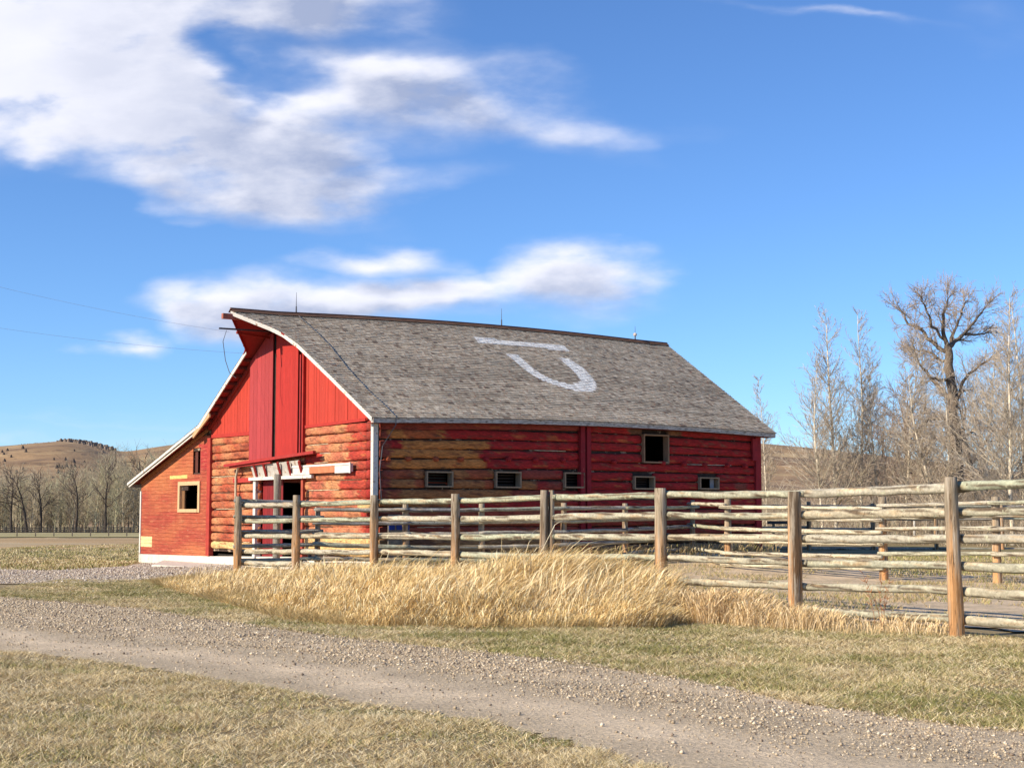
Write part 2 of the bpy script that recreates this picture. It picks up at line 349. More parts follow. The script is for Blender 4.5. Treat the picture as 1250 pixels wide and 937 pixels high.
prof = smooth(262, 1100, RR)*.55 + .45*smooth(600, 1100, RR)
hill_noise = 10*(vnoise(XX, YY, .006, 3) - .5) + 5*(vnoise(XX, YY, .015, 4) - .5) + 2*(vnoise(XX, YY, .05, 4) - .5)
ZZ = -3.0 + (Hc + 3.0)*prof + hill_noise*smooth(280, 500, RR)*(1 - smooth(850, 1090, RR))
ZZ = np.where(RR > 1100, Hc - (RR - 1100)*.05, ZZ)
tag(link_mesh('hills', np.stack([XX, YY, ZZ], -1).reshape(-1, 3), gridfaces(*XX.shape), mat=M['hill'], smoothf=True), kind='structure')
def hill_z(u, r):
    j = np.interp(u, us, np.arange(len(us))); i = np.interp(r, rs, np.arange(len(rs)))
    return float(ZZ[int(round(i)), int(round(j))])

# ------------------------------------------------------------------ trees
class Segs:
    """many thin tapered prisms, built vectorised"""
    def __init__(s): s.a = []; s.b = []; s.ra = []; s.rb = []; s.c = []
    def add(s, a, b, ra, rb, c): s.a.append(a); s.b.append(b); s.ra.append(ra); s.rb.append(rb); s.c.append(c)
    def arrays(s, n=4):
        a = np.array(s.a, float); b = np.array(s.b, float); ra = np.array(s.ra); rb = np.array(s.rb); c = np.array(s.c)
        d = b - a; ln = np.linalg.norm(d, axis=1)[:, None]; d = d/np.maximum(ln, 1e-6)
        ref = np.where(np.abs(d[:, 2:3]) < .8, np.array([[0, 0, 1.]]), np.array([[1., 0, 0]]))
        e = np.cross(d, ref); e /= np.linalg.norm(e, axis=1)[:, None]; f = np.cross(d, e)
        V = []
        for base, r in ((a, ra), (b, rb)):
            for j in range(n):
                th = 2*math.pi*j/n; V.append(base + (e*math.cos(th) + f*math.sin(th))*r[:, None])
        V = np.stack(V, 1); m = len(a)
        idx = np.arange(m)[:, None]*(2*n)
        F = np.concatenate([idx + np.array([[j, (j+1) % n, n+(j+1) % n, n+j]]) for j in range(n)])
        C = np.repeat(c, 2*n, axis=0)
        return V.reshape(-1, 3), F, C
    def build(s, name, mat, parent=None, n=4, loc=None):
        if not s.a: return None
        V, F, C = s.arrays(n); return link_mesh(name, V, F, C, mat, parent, smoothf=True, loc=loc)

def vrand(r, s=1.): return Vector((r.gauss(0, s), r.gauss(0, s), r.gauss(0, s)))
def limb(S, r, p, d, length, rad, nseg, wob, up, colf, tip=.25):
    """one wandering limb; returns its points with directions and radii"""
    out = []; step = length/nseg
    for i in range(nseg):
        q = p + d*step; r0 = rad*(1 - (1-tip)*i/nseg); r1 = rad*(1 - (1-tip)*(i+1)/nseg)
        S.add(tuple(p), tuple(q), r0, r1*1.02, colf(p.z))
        out.append((q.copy(), d.copy(), r1))
        p = q; d = (d + vrand(r, wob) + Vector((0, 0, up))).normalized()
    return out
def side_dir(r, d, ang):
    a = vrand(r); a = (a - d*a.dot(d)).normalized(); return (d*math.cos(ang) + a*math.sin(ang)).normalized()

def aspen(name, x, y, h, lean, label, seed, dens=1., crown=.3, rt=.09, pale=(.66, .57, .43), base_frac=.15, twig=(.47, .39, .30)):
    r = random.Random(seed); z = gzf(x, y)-.1
    o = empty(name, (x, y, z), label=label, cat='tree', group='bare trees beside the corral')
    T = Segs(); S = Segs()
    def tc(zz):
        k_ = .35 if r.random() < .12 else r.uniform(.8, 1.1)
        return tuple(c*k_ for c in pale)
    d = Vector((lean[0], lean[1], 1)).normalized(); n = 26
    pts = limb(T, r, Vector((0, 0, 0)), d, h, rt, n, .025, .012, tc, .12)
    mul = lambda c, k: tuple(v*k for v in c)
    for i, (p, dd, rr) in enumerate(pts):
        t = (i+1)/n
        if t < base_frac: continue
        nb = 4 if r.random() < .8*dens else 3
        if t > .8: nb = 3
        for _ in range(nb):
            ln = h*crown*1.35*(1.1 - .92*t)*r.uniform(.4, 1.15)
            bc = mul(pale, .8) if rr*.3 > .014 else twig
            b1 = limb(S, r, p.copy(), side_dir(r, dd, r.uniform(.55, 1.0)), ln, rr*.27+.005, 7, .08, .065, lambda zz: mul(bc, r.uniform(.8, 1.1)), tip=.35)
            for j, (p2, d2, r2) in enumerate(b1):
                for _ in range(2 if t < .7 else 1):
                    l2 = ln*.36*(1.15 - j/8)*r.uniform(.4, 1.1) + .05
                    b2 = limb(S, r, p2.copy(), side_dir(r, d2, r.uniform(.35, .75)), l2, max(.0095, r2*.5), 3, .12, .07, lambda zz: mul(twig, r.uniform(.8, 1.3)), tip=.5)
                    for (p3, d3, r3) in b2[:3]:
                        if r.random() < .5*dens + .1:
                            limb(S, r, p3.copy(), side_dir(r, d3, r.uniform(.3, .7)), l2*.5, .009, 1, .1, .05, lambda zz: mul(twig, r.uniform(.9, 1.4)), tip=.6)
    T.build('trunk', M['bark'], o, 8); S.build('crown', M['bark'], o, 3)
    return o

def cottonwood(name, x, y, h, label, seed, rt=.4, col=(.20, .155, .115), twig=(.42, .33, .25), lean=(0, 0), levels=4, first=.33, spread=1., group='bare trees beside the corral', twr=.010, ch=(3, 2, 3), fine=1):
    r = random.Random(seed); z = gzf(x, y)-.15
    o = empty(name, (x, y, z), label=label, cat='tree', group=group)
    T = Segs(); S = Segs()
    mul = lambda c, k: tuple(v*k for v in c)
    def grow(p, d, ln, rad, lev):
        last = lev >= levels
        k = lev/levels
        c0 = tuple(a*(1-k)+b*k for a, b in zip(col, twig))
        pts = limb(S, r, p, d, ln, rad, 5 if not last else 3, .16 if lev < 3 else .13, .05, lambda zz: mul(c0, r.uniform(.7, 1.15)), .45)
        if last: return
        for i, (q, dq, rq) in enumerate(pts):
            nb = 1 if i < len(pts)-1 else 2
            if lev >= 2 + (fine == 0): nb += max(1, fine)
            for _ in range(nb):
                if i == 0 and lev < 2: continue
                if fine == 0 and lev == 2 and r.random() < .25: continue
                grow(q.copy(), side_dir(r, dq, r.uniform(.4, .9)*spread), ln*r.uniform(.42, .8), max(twr, rq*r.uniform(.45, .7)), lev+1)
    pts = limb(T, r, Vector((0, 0, 0)), Vector((lean[0], lean[1], 1)).normalized(), h*.62, rt, 14, .045, .02, lambda zz: mul(col, r.uniform(.75, 1.15)), .42)
    for i, (q, dq, rq) in enumerate(pts):
        t = (i+1)/len(pts)
        if t < first: continue
        for _ in range(1 if t < .99 else ch[0]):
            grow(q.copy(), side_dir(r, dq, r.uniform(.5, 1.1)*spread if t < .99 else r.uniform(.2, .6)), h*r.uniform(.17, .27), rq*r.uniform(.35, .65), 1)
    T.build('trunk', M['bark'], o, 9); S.build('crown', M['bark'], o, 4 if levels < 4 else 3)
    return o

# ------------------------------------------------------------------ the barn (local x along the long wall, y along the gable wall, z up)
AX = R(90 - 56.3)
oc = at(457, 600, 43.5)
barn = empty('barn', (oc.x, oc.y, 0), AX, label='weathered red log barn with grey shingle roof, hay hood and side lean-to', cat='barn')
BW, LW, LENB = 12.0, 19.0, 14.9          # gable width, width with lean-to, length
EH, SL = 4.51, .553                      # eave line height at y=-.45 and roof slope
def hump(x): 
    t = min(1, max(0, x/15.3)); return .15*4*t*(1-t)
def bend(x, z):
    return z + hump(x)*min(1, max(0, (z-2.2)/2.3))
def bend_mb(m):
    m.v = [(x, y, bend(x, z)) for x, y, z in m.v]
def roof_h(y):
    """underside line of the roof at y"""
    if y <= 6.2: return EH + SL*(y + .45)
    if y <= 12.2: return EH + SL*(6.65) - SL*(y - 6.2)
    h1 = EH + SL*6.65 - SL*6.0
    return h1 - (y - 12.2)*.262 + .0
RED = (.36, .028, .020); RED2 = (.30, .022, .022); DRED = (.36, .022, .022); TAN = (.52, .24, .105); DTAN = (.50, .195, .055); BROWN = (.17, .085, .05); YEL = (.62, .40, .17)
def mixc(a, b, t): return tuple(p*(1-t) + q*t for p, q in zip(a, b))

def sh(c, k): return tuple(v*k for v in c)
def rects_minus(x0, x1, z0, z1, holes):
    xsn = sorted({x0, x1, *[min(max(v, x0), x1) for h in holes for v in h[:2]]}); zsn = sorted({z0, z1, *[min(max(v, z0), z1) for h in holes for v in h[2:]]})
    out = []
    for a, b in zip(xsn[:-1], xsn[1:]):
        for c, d in zip(zsn[:-1], zsn[1:]):
            cx, cz = (a+b)/2, (c+d)/2
            if not any(h[0] < cx < h[1] and h[2] < cz < h[3] for h in holes): out.append((a, b, c, d))
    return out
def spans(a, b, holes):
    segs = [(a, b)]
    for h0, h1 in holes:
        segs = [s for (p, q) in segs for s in ([(p, min(q, h0)), (max(p, h1), q)] if h1 > p and h0 < q else [(p, q)]) if s[1]-s[0] > .12]
    return segs

SILL_L, SILL_R = .20, .50
def log_wall(name, axis, a, b, holes, paint, seed, z0=.52, z1=4.46, rows=14, ends=(0, 0), zfun=None):
    """logs run along 'x' or 'y' from a to b; paint(row from top, t) -> colour"""
    mb = MB(); r = random.Random(seed)
    hgt = (z1-z0)/rows
    for k in range(rows):
        row = rows-1-k; zc = z0 + hgt*(k+.5) + r.uniform(-.012, .012)
        hs_ = [(h[0], h[1]) for h in holes if h[2] < zc + hgt*.16 and h[3] > zc - hgt*.16]
        rad0 = hgt*.468*r.uniform(.93, 1.07); taper = r.uniform(-.012, .012); slope = r.uniform(-.008, .008)
        for (p, q) in spans(a - ends[0]*r.uniform(0, .12), b + ends[1]*r.uniform(0, .12), hs_):
            n = max(3, int((q-p)/.13)); pts = []; rad = []
            for i in range(n+1):
                t = p + (q-p)*i/n
                wv = .018*nz(t*.5, k*3.1, seed) 
                zz = zc + wv + slope*(t - (a+b)/2)
                if zfun: zz += zfun(t, zc)
                off = .02*nz(t*.6, seed, k*2.2)
                pts.append((t, off, zz) if axis == 'x' else (off, t, zz))
                rad.append(rad0 + taper*(t-a)/(b-a) + .012*nz(t*1.7, k, seed+4) + .008*nz(t*6, k, seed+7))
            def cf(i, j, th, pts=pts, row=row, k=k):
                t = pts[i][0] if axis == 'x' else pts[i][1]
                c = paint(row, t + .22*nz(j*.9, k*1.7, 3.) + .12*nz(t*5, j*.5, k)); s_ = 1 + .30*nz(t*2.5, j*.8, k*1.9) + .2*nz(t*9, j*1.3, k)
                fl = nz(t*1.3 + 9, j*.6, k*3.7)
                if fl > .50: c = mixc(c, DTAN, .45)          # flaked paint
                elif fl < -.45: c = mixc(c, (.12, .03, .02), .6)
                if nz(t*6., j*1.1, k*5.3) > .47: c = mixc(c, BROWN, .7)
                return tuple(v*s_ for v in c)
            mb.tube(pts, rad, 16, rough=.16, seed=seed+k*1.3, endround=.9, colf=cf, sq=.62)
        if r.random() < .75 and k < rows-1:      # a strip of pale mortar or lath in the joint above
            t0 = r.uniform(a, b-.6); t1 = min(b, t0 + r.uniform(.4, 2.4)); zz = z0 + hgt*(k+1)
            if not any(h[0]-.1 < t1 and h[1]+.1 > t0 and h[2]-.1 < zz < h[3]+.1 for h in holes):
                d_ = zfun((t0+t1)/2, zz) if zfun else 0; cc_ = r.choice([(.58, .44, .28), (.50, .40, .30), (.16, .10, .06)])
                if axis == 'x': mb.box(t0, t1, -.075, .02, zz+d_-.014, zz+d_+.012, cc_)
                else: mb.box(-.075, .02, t0, t1, zz+d_-.014, zz+d_+.012, cc_)
    return mb

# long wall, near section: bare to the left, painted to the right
nb = [(1.63, 2.58, 2.52, 3.02), (4.06, 5.02, 2.52, 3.05), (6.62, 7.42, 2.54, 3.06)]
brk = {0: -1, 1: 2.35, 2: 3.85, 3: 3.55, 4: 3.8, 5: 4.5, 6: 5.6, 7: 4.7}
def paint_near(row, t):
    if row in (0,): return mixc(DRED, BROWN, .45)
    n = nz(t*.9, row*2.3)
    if row <= 7:
        if t < .45 + .2*n: return mixc(RED2, BROWN, .5)
        if t < brk[row]:
            base = DTAN if row < 5 else mixc(DTAN, BROWN, .45)
            if row == 2 and .3 < t < .8: return DRED
            return mixc(base, RED2, .5) if n > .28 else base
        return DRED if row < 5 else mixc(DRED, BROWN, .5 if n > 0 else .15)
    if row >= 12: return (.34, .20, .10) if n > -.3 else BROWN
    if row == 8: return mixc(DTAN, BROWN, .3) if t < 2.5 or n > .25 else DRED
    return mixc(DRED, (.30, .12, .06), .55 + .4*n)
zf = lambda t, z: bend(t, z) - z
m = log_wall('x', 'x', .16, 7.26, nb, paint_near, 11, zfun=zf)
wn = m.build('log_wall', M['log'], barn, smoothf=True); wn['label'] = 'half bare, half red log wall section nearest the corner'
fb = [(9.38, 10.26, 2.52, 2.98), (12.14, 13.02, 2.54, 2.98), (9.77, 10.86, 3.38, 4.34)]
def paint_far(row, t):
    n = nz(t*.8, row*2.9, 5.)
    if row == 0 and 9.2 < t < 11.4: return BROWN
    if row >= 12: return (.33, .20, .11)
    if n > .55: return mixc(DRED, BROWN, .6)
    return DRED if row < 9 else mixc(DRED, (.25, .09, .05), .4)
m = log_wall('x', 'x', 7.66, 14.78, fb, paint_far, 31, zfun=zf)
m.build('log_wall', M['log'], barn, smoothf=True)['label'] = 'dark red painted log wall section at the far end'
# gable wall logs
def paint_gr(row, t):
    n = nz(t*1.2, row*2.1, 9.)
    lim = {0: 1.7, 1: 1.35, 2: 1.5, 3: 1.5, 4: .9, 5: 1.7, 6: 2.0, 7: .9}.get(row, .6 if row < 12 else -1)
    if row >= 12: return YEL
    if t < lim: return mixc(RED, (.40, .10, .05), .3 + .3*n)
    if row == 3 and t > 3.2: return RED
    return mixc(TAN, (.42, .10, .06), float(np.clip(.50 + 1.0*n, .08, .95)))
gdoor = (4.5, 7.95, 0, 2.86)
m = log_wall('y', 'y', .36, 4.42, [gdoor], paint_gr, 51, z1=4.43)
for k_ in range(14):     # ends of the long wall's logs showing on the gable
    zc_ = .52 + 3.91/14*(k_+.5); c_ = YEL if k_ < 2 else sh(mixc(RED, (.40, .08, .05), rnd.random()*.6), rnd.uniform(.75, 1.1))
    m.tube([(.1, .16, zc_), (-.05, .16, zc_), (-.125, .16, zc_)], [.135, .135, .13], 14, c_, rough=.12, seed=k_*2.1, endround=.96, sq=.99)
m.build('log_wall', M['log'], barn, smoothf=True)['label'] = 'gable log section right of the doorway, red at its right end'
def paint_gl(row, t):
    n = nz(t*1.1, row*2.6, 15.)
    if row >= 13: return YEL
    return mixc((.52, .235, .105), (.36, .075, .035), float(np.clip(.58 + 1.1*n, .1, 1)))
m = log_wall('y', 'y', 7.9, 11.86, [], paint_gl, 71, z1=4.43)
m.build('log_wall', M['log'], barn, smoothf=True)['label'] = 'gable log section left of the doorway, faded orange'
m = log_wall('y', 'y', 4.42, 7.9, [gdoor], paint_gl, 81, z0=3.0, z1=4.43, rows=5)
m.build('log_wall', M['log'], barn, smoothf=True)['label'] = 'short logs over the doorway'
# chinking: backing boards between the logs, and the unseen rear walls
mb = MB()
for (p, q, c, d) in rects_minus(.1, 14.8, .45, 4.46, nb + fb): mb.box(p, q, .03, .07, c, bend((p+q)/2, d) if d > 4.4 else d)
for (p, q, c, d) in rects_minus(.1, 11.9, .45, 4.5, [gdoor]): mb.box(.03, .07, p, q, c, d)
mb.build('chinking', M['dark'], barn)
mb = MB()
mb.box(14.72, 14.86, .1, LW-.1, -.3, 2.5); mb.prism([(14.72, .1, 2.5), (14.72, LW-.1, 2.5), (14.72, LW-.1, roof_h(LW-.1)-.07), (14.72, 12.2, roof_h(12.2)-.07), (14.72, 6.2, roof_h(6.2)-.07), (14.72, .1, roof_h(.1)-.07)], (.14, 0, 0))
mb.box(.1, 14.8, LW-.12, LW, -.3, roof_h(LW)-.06)
mb.build('rear_wall', M['inside'], barn)
mb = MB(); mb.box(.2, 14.6, .3, LW-.3, -.2, .35); mb.build('barn_floor', M['inside'], barn)
# foundation with the wedge shaped top, and light mortar strips
mb = MB()
def found(p, q, zs0, zs1):
    mb.prism([(-.10, p, -.5), (-.10, q, -.5), (-.10, q, zs1), (-.10, p, zs0)], (.30, 0, 0))
found(.0, 1.2, SILL_R, .49); found(1.2, 12, .49, .26); found(12, LW, .26, .18)
mb.box(.2, 14.8, .0 - .10, .2, -.4, .48)
mb.build('foundation', M['concrete'], barn)

# gable cladding: vertical red boards from the log tops to the roof
mb = MB(); r = random.Random(5); y = .35
while y < 11.95:
    wd = r.uniform(.17, .24); y2 = min(y + wd, 12.0)
    if not (4.55 < y+wd/2 < 8.5):
        t = r.uniform(0, .012); c = sh((.43, .042, .024), r.uniform(.9, 1.1))
        z0_ = 4.47
        mb.prism([(-.05-t, y+.004, z0_), (-.05-t, y2-.004, z0_), (-.05-t, y2-.004, roof_h(y2)-.02), (-.05-t, y+.004, roof_h(y)-.02)], (.035, 0, 0), c)
    y = y2
mb.prism([(-.045, 4.5, 4.47), (-.045, 8.55, 4.47), (-.045, 8.55, roof_h(8.55)-.03), (-.045, 6.2, roof_h(6.2)-.05), (-.045, 4.5, roof_h(4.5)-.03)], (.03, 0, 0), (.36, .035, .022))
mb.prism([(-.01, .1, 4.44), (-.01, 12, 4.44), (-.01, 12, roof_h(12)-.03), (-.01, 6.2, roof_h(6.2)-.05), (-.01, .1, roof_h(.1)-.03)], (.03, 0, 0), (.2, .02, .015))
mb.bar((-.075, .4, 4.49), (-.075, 4.4, 4.46), .05, .09, (.38, .03, .02)); mb.bar((-.075, 8.5, 4.44), (-.075, 11.9, 4.47), .05, .12, (.38, .03, .02))
mb.build('gable_cladding', M['redboard'], barn)
# hay doors
def hay_door(y0, y1, z0, x, groove, col, lab):
    mb = MB(); y = y0
    while y < y1 - .01:
        y2 = min(y + groove, y1)
        top = lambda q: min(roof_h(q)-.14, 7.62)
        mb.prism([(x, y+.005, z0), (x, y2-.005, z0), (x, y2-.005, top(y2)), (x, y+.005, top(y))], (.03, 0, 0), sh(col, rnd.uniform(.9, 1.08)))
        y = y2
    mb.prism([(x+.01, y0, z0+.01), (x+.01, y1, z0+.01), (x+.01, y1, min(roof_h(y1)-.16, 7.6)), (x+.01, y0, min(roof_h(y0)-.16, 7.6))], (.03, 0, 0), tuple(v*.6 for v in col))
    d = mb.build('hay_door', M['redboard'], barn); d['label'] = lab; return d
hay_door(6.60, 8.42, 3.52, -.20, .30, (.36, .045, .045), 'smooth dull red hay door leaf')
hay_door(4.78, 6.42, 3.56, -.17, .085, (.42, .030, .022), 'ribbed bright red hay door leaf')
mb = MB(); mb.box(-.13, -.05, 6.36, 6.66, 3.5, 7.5, (.01, .008, .008)); mb.build('gap_shade', M['inside'], barn)  # near-black strip stands in for the shade between the door leaves
mb = MB(); mb.box(-.16, -.05, 4.42, 4.50, 3.5, 6.75, RED); mb.box(-.12, -.05, 4.50, 4.80, 3.5, 6.6, (.03, .008, .008)); mb.box(-.16, -.05, 4.60, 4.68, 3.5, 6.75, RED2); mb.build('door_batten', M['redtrim'], barn)
# door hood: beam, brackets, white soffit, sliding track
mb = MB(); mb.bar((-.42, 3.05, 3.62), (-.42, 9.9, 3.38), .10, .09, (.34, .03, .025)); mb.bar((-.20, 3.6, 3.60), (-.20, 9.6, 3.40), .34, .035, (.30, .03, .025))
mb.bar((-.36, 6.3, 3.40), (-.36, 9.6, 3.33), .06, .07, (.28, .025, .02)); mb.build('door_hood', M['redtrim'], barn)
mb = MB()
mb.prism([(-.16, 4.4, 2.95), (-.16, 8.05, 2.92), (-.30, 8.05, 3.32), (-.30, 4.4, 3.42)], (.03, 0, .0))
mb.build('hood_soffit', M['soffitwhite'], barn)
for i, yb in enumerate((4.35, 5.15, 5.9, 7.0, 7.75)):
    mb = MB(); mb.bar((-.19, yb+.0, 2.96), (-.40, yb-.18, 3.38), .06, .07, (.36, .035, .03)); mb.build('hood_bracket', M['redtrim'], barn)
mb = MB(); mb.box(-.25, -.16, 3.6, 8.3, 2.85, 2.95); mb.build('door_lintel', M['whitetrim'], barn)
mb = MB(); mb.box(-.24, -.17, 1.0, 4.9, 2.99, 3.23, (.60, .56, .50)); mb.box(-.245, -.165, 2.05, 3.75, 2.985, 3.225, (.50, .17, .08))
mb.box(-.262, -.236, 1.0, 5.0, 3.19, 3.25, (.62, .58, .52)); mb.box(-.262, -.236, 1.0, 2.0, 2.96, 3.02, (.62, .58, .52)); mb.box(-.262, -.236, 3.7, 5.0, 2.96, 3.02, (.62, .58, .52)); mb.box(-.268, -.235, 1.0, 1.09, 2.95, 3.26, (.62, .59, .54))
mb.build('door_track', M['redtrim'], barn)
mb = MB(); mb.box(-.16, .05, 7.93, 8.12, .3, 2.85); mb.build('door_jamb', M['whitetrim'], barn)
mb = MB(); mb.box(-.15, .05, 4.38, 4.52, .3, 2.85, (.36, .07, .04)); mb.build('door_jamb', M['redtrim'], barn)['label'] = 'red right door jamb'
mb = MB(); y = 6.35
while y < 7.9:
    mb.box(.10, .13, y+.004, min(y+.2, 7.93)-.004, .36, 2.98, sh((.22, .018, .02), rnd.uniform(.85, 1.1))); y += .2
mb.build('door_leaf', M['redboard'], barn)
mb = MB(); mb.box(-.18, -.1, 8.2, 9.75, 2.80, 2.95, (.38, .04, .03)); mb.build('wall_cleat', M['redtrim'], barn)
mb = MB(); mb.tube([(-.25, 9.05, 1.5), (-.22, 9.35, 1.75), (-.22, 9.4, 2.4), (-.22, 9.4, 3.0), (-.25, 9.15, 3.3), (-.3, 8.9, 3.36)], .045, 8, (.50, .42, .30)); mb.build('downpipe', M['rawwood'], barn, True)
# corner boards
mb = MB(); mb.box(-.135, -.10, -.13, -.01, .5, 4.48, (1, 1, 1)); mb.box(-.13, .03, -.15, -.12, .5, bend(0, 4.5)); mb.build('corner_board', M['whitetrim'], barn)
mb = MB(); mb.box(7.26, 7.42, -.17, .05, .5, bend(7.4, 4.45), (.27, .018, .024)); mb.box(7.50, 7.66, -.17, .05, .5, bend(7.4, 4.45), (.27, .018, .024)); mb.box(7.42, 7.50, -.10, .04, .5, bend(7.4, 4.45), (.14, .014, .016)); mb.build('wall_post', M['redtrim'], barn)
mb = MB(); mb.box(14.68, 14.92, -.15, .05, .45, 4.42, (.30, .022, .026)); mb.box(14.5, 14.72, -.20, -.12, 3.55, 4.3, (.30, .022, .026)); mb.build('corner_board', M['redtrim'], barn)
mb = MB(); mb.box(-.15, .02, 11.86, 12.14, .28, 4.42, (.37, .045, .03)); mb.build('wall_post', M['redtrim'], barn)
mb = MB(); mb.box(-.16, .02, 12.05, 12.13, 3.0, 3.2); 
# log ends poking through the long wall
for xe in (.35, 1.05, 1.98, 2.85, 3.75, 4.55, 5.55, 6.6, 8.6, 10.6, 11.5, 12.4, 13.4, 14.2):
    mb = MB(); z_ = bend(xe, 3.34) + .02*nz(xe*5); c = DRED if xe > 3.3 else mixc(DRED, DTAN, .4)
    mb.tube([(xe, .05, z_), (xe, -.19, z_-.01)], .075, 9, c, rough=.2, seed=xe, endround=1.); mb.build('log_end', M['log'], barn, True)
# windows
def window_x(x0, x1, z0, z1, slats, col=(.30, .21, .13), t=.045):
    mb = MB(); y0, y1 = -.17, .10
    mb.box(x0-t, x0, y0, y1, z0-t, z1+t, col); mb.box(x1, x1+t, y0, y1, z0-t, z1+t, col)
    mb.box(x0, x1, y0, y1, z1, z1+t, col); mb.box(x0, x1, y0-.01, y1, z0-t, z0, tuple(v*1.15 for v in col))
    f = mb.build('window_frame', M['rawwood'], barn)
    if slats:
        for i in range(4):
            zz = z0 + (z1-z0)*(i+.7)/4.3; mb = MB(); mb.box(x0, x1, .20, .23, zz-.03, zz+.02, (.035, .025, .02)); mb.build('slat', M['rawwood'], f)
    return f
for wdw in nb: window_x(wdw[0]+.06, wdw[1]-.06, wdw[2]+.06, wdw[3]-.06, True)
for wdw in fb[:2]: window_x(wdw[0]+.06, wdw[1]-.06, wdw[2]+.06, wdw[3]-.06, wdw is fb[0])
window_x(9.83, 10.80, 3.44, 4.28, False, (.28, .17, .10))['label'] = 'large open loft window frame on the long wall'
mb = MB(); mb.box(12.74, 12.90, .0, .03, 2.6, 2.92, (.30, .31, .33)); mb.build('shutter', M['rawwood'], barn)

# lean-to wall with horizontal siding
holes = [(12.92, 15.02, 1.80, 2.92), (12.95, 13.68, 3.22, 4.05)]
mb = MB(); zr = .20; r = random.Random(9)
while zr < 4.45:
    z2 = zr + .135
    def ymax(z): # where the roof line leaves this row
        for k in range(400):
            yy = 12.1 + k*.02
            if roof_h(yy) - .05 < z: return yy
        return LW
    ytop = min(LW-.02, ymax(z2))
    hs_ = [(h[0], h[1]) for h in holes if h[2] < z2 - .03 and h[3] > zr + .03]
    for (p, q) in spans(12.1, ytop, hs_):
        y = p
        while y < q - .01:
            y2 = min(y + .35, q)
            n = nz(y*.5, zr*1.7); lw = smooth(12., 19., y)*1.0; up_ = smooth(2.2, 3.6, zr)
            c = mixc((.33, .06, .035), (.58, .24, .08), float(np.clip(.10 + .75*up_*lw + .5*n, 0, 1)))
            if 13.9 < y < 15.9 and 2.98 < zr < 3.15: c = (.75, .48, .16)
            if 17.7 < y and .45 < zr < .80: c = (.85, .58, .28)
            if y < 12.85 and 3.3 < zr < 4.2: c = (.36, .04, .035)
            t = .004*r.random(); mb.box(-.055-t, -.02, y, y2, zr+.004, z2-.003, c); y = y2
    zr = z2
mb.build('lean_to_wall', M['lean'], barn)
mb = MB()
for (p, q, c, d) in rects_minus(12.1, LW, .1, 2.6, holes): mb.box(-.02, .05, p, q, c, d)
for (p, q, c, d) in rects_minus(12.1, 14.2, 2.6, 3.85, holes): mb.box(-.02, .05, p, q, c, d)
mb.prism([(-.02, 14.2, 2.6), (-.02, 18.9, 2.6), (-.02, 14.2, roof_h(14.2)-.06)], (.05, 0, 0)); mb.prism([(-.02, 12.1, 4.05), (-.02, 13.9, 4.0), (-.02, 12.1, roof_h(12.1)-.06)], (.05, 0, 0))
mb.build('siding_backing', M['dark'], barn)
mb = MB()
for (y0, y1, z0, z1, x) in [(12.92, 13.10, 1.80, 2.92, -.10), (14.84, 15.02, 1.80, 2.92, -.10), (13.1, 14.84, 2.78, 2.92, -.10), (13.1, 14.84, 1.80, 1.92, -.12)]:
    mb.box(x, .06, y0, y1, z0, z1, (.56, .37, .20))
mb.box(.0, .06, 14.58, 14.84, 1.92, 2.78, (.20, .10, .045))
mb.build('window_frame', M['rawwood'], barn)['label'] = 'bare timber frame of the lean-to window'
mb = MB(); mb.box(.03, .06, 13.42, 13.68, 3.22, 4.05, (.10, .03, .02)); mb.box(-.05, .02, 12.95, 13.00, 3.22, 4.05, (.3, .06, .04)); mb.build('shutter', M['redtrim'], barn)
mb = MB(); mb.box(-.09, -.05, LW-.10, LW+.03, .2, 2.62); mb.box(-.09, .1, LW+.0, LW+.03, .2, 2.62); mb.build('corner_board', M['whitetrim'], barn)['label'] = 'white corner board of the lean-to'

# roof -----------------------------------------------------------------
def rp(x, y, dz=0.):  # point on roof plane
    return (x, y, roof_h(y) + hump(x) + dz)
EDGE_R = [(-.32, -.45), (-.40, 2.0), (-.50, 4.05), (-.68, 4.82), (-.92, 5.2), (-1.85, 6.2)]     # (x, y) of the front edge, right slope
EDGE_L = [(-1.85, 6.2), (-.5, 8.0), (-.45, 12.2), (-.42, 16.0), (-.40, 19.55)]
def edge_x(y):
    if y <= 6.2: return np.interp(y, [e[1] for e in EDGE_R], [e[0] for e in EDGE_R])
    return np.interp(y, [e[1] for e in EDGE_L], [e[0] for e in EDGE_L])
def far_x(y): return np.interp(y, [-.45, 6.2, 19.6], [15.30, 16.05, 15.6])
mb = MB()
ysn = list(np.linspace(-.45, 6.2, 12)) + list(np.linspace(6.2, 12.2, 12))[1:] + list(np.linspace(12.2, 19.55, 10))[1:]
xn = 14
top, bot = [], []
for y in ysn:
    for i in range(xn):
        x = edge_x(y) + (far_x(y) - edge_x(y))*i/(xn-1); top.append(rp(x, y)); bot.append(rp(x, y, -.05))
nr_ = len(ysn); F = []
for a in range(nr_-1):
    for b in range(xn-1):
        i = a*xn+b; F.append((i, i+1, i+1+xn, i+xn)); k = nr_*xn; F.append((k+i, k+i+xn, k+i+1+xn, k+i+1))
k = nr_*xn
for a in range(nr_-1):
    i = a*xn; F.append((i, i+xn, k+i+xn, k+i)); i += xn-1; F.append((i+xn, i, k+i, k+i+xn))
for b in range(xn-1):
    i = b; F.append((i+1, i, k+i, k+i+1)); i = (nr_-1)*xn+b; F.append((i, i+1, k+i+1, k+i))
mb.add(top+bot, F, (.26, .022, .018))
roof = mb.build('roof', M['redboard'], barn); roof['label'] = 'grey cedar shingle roof with a hay hood at the front peak'
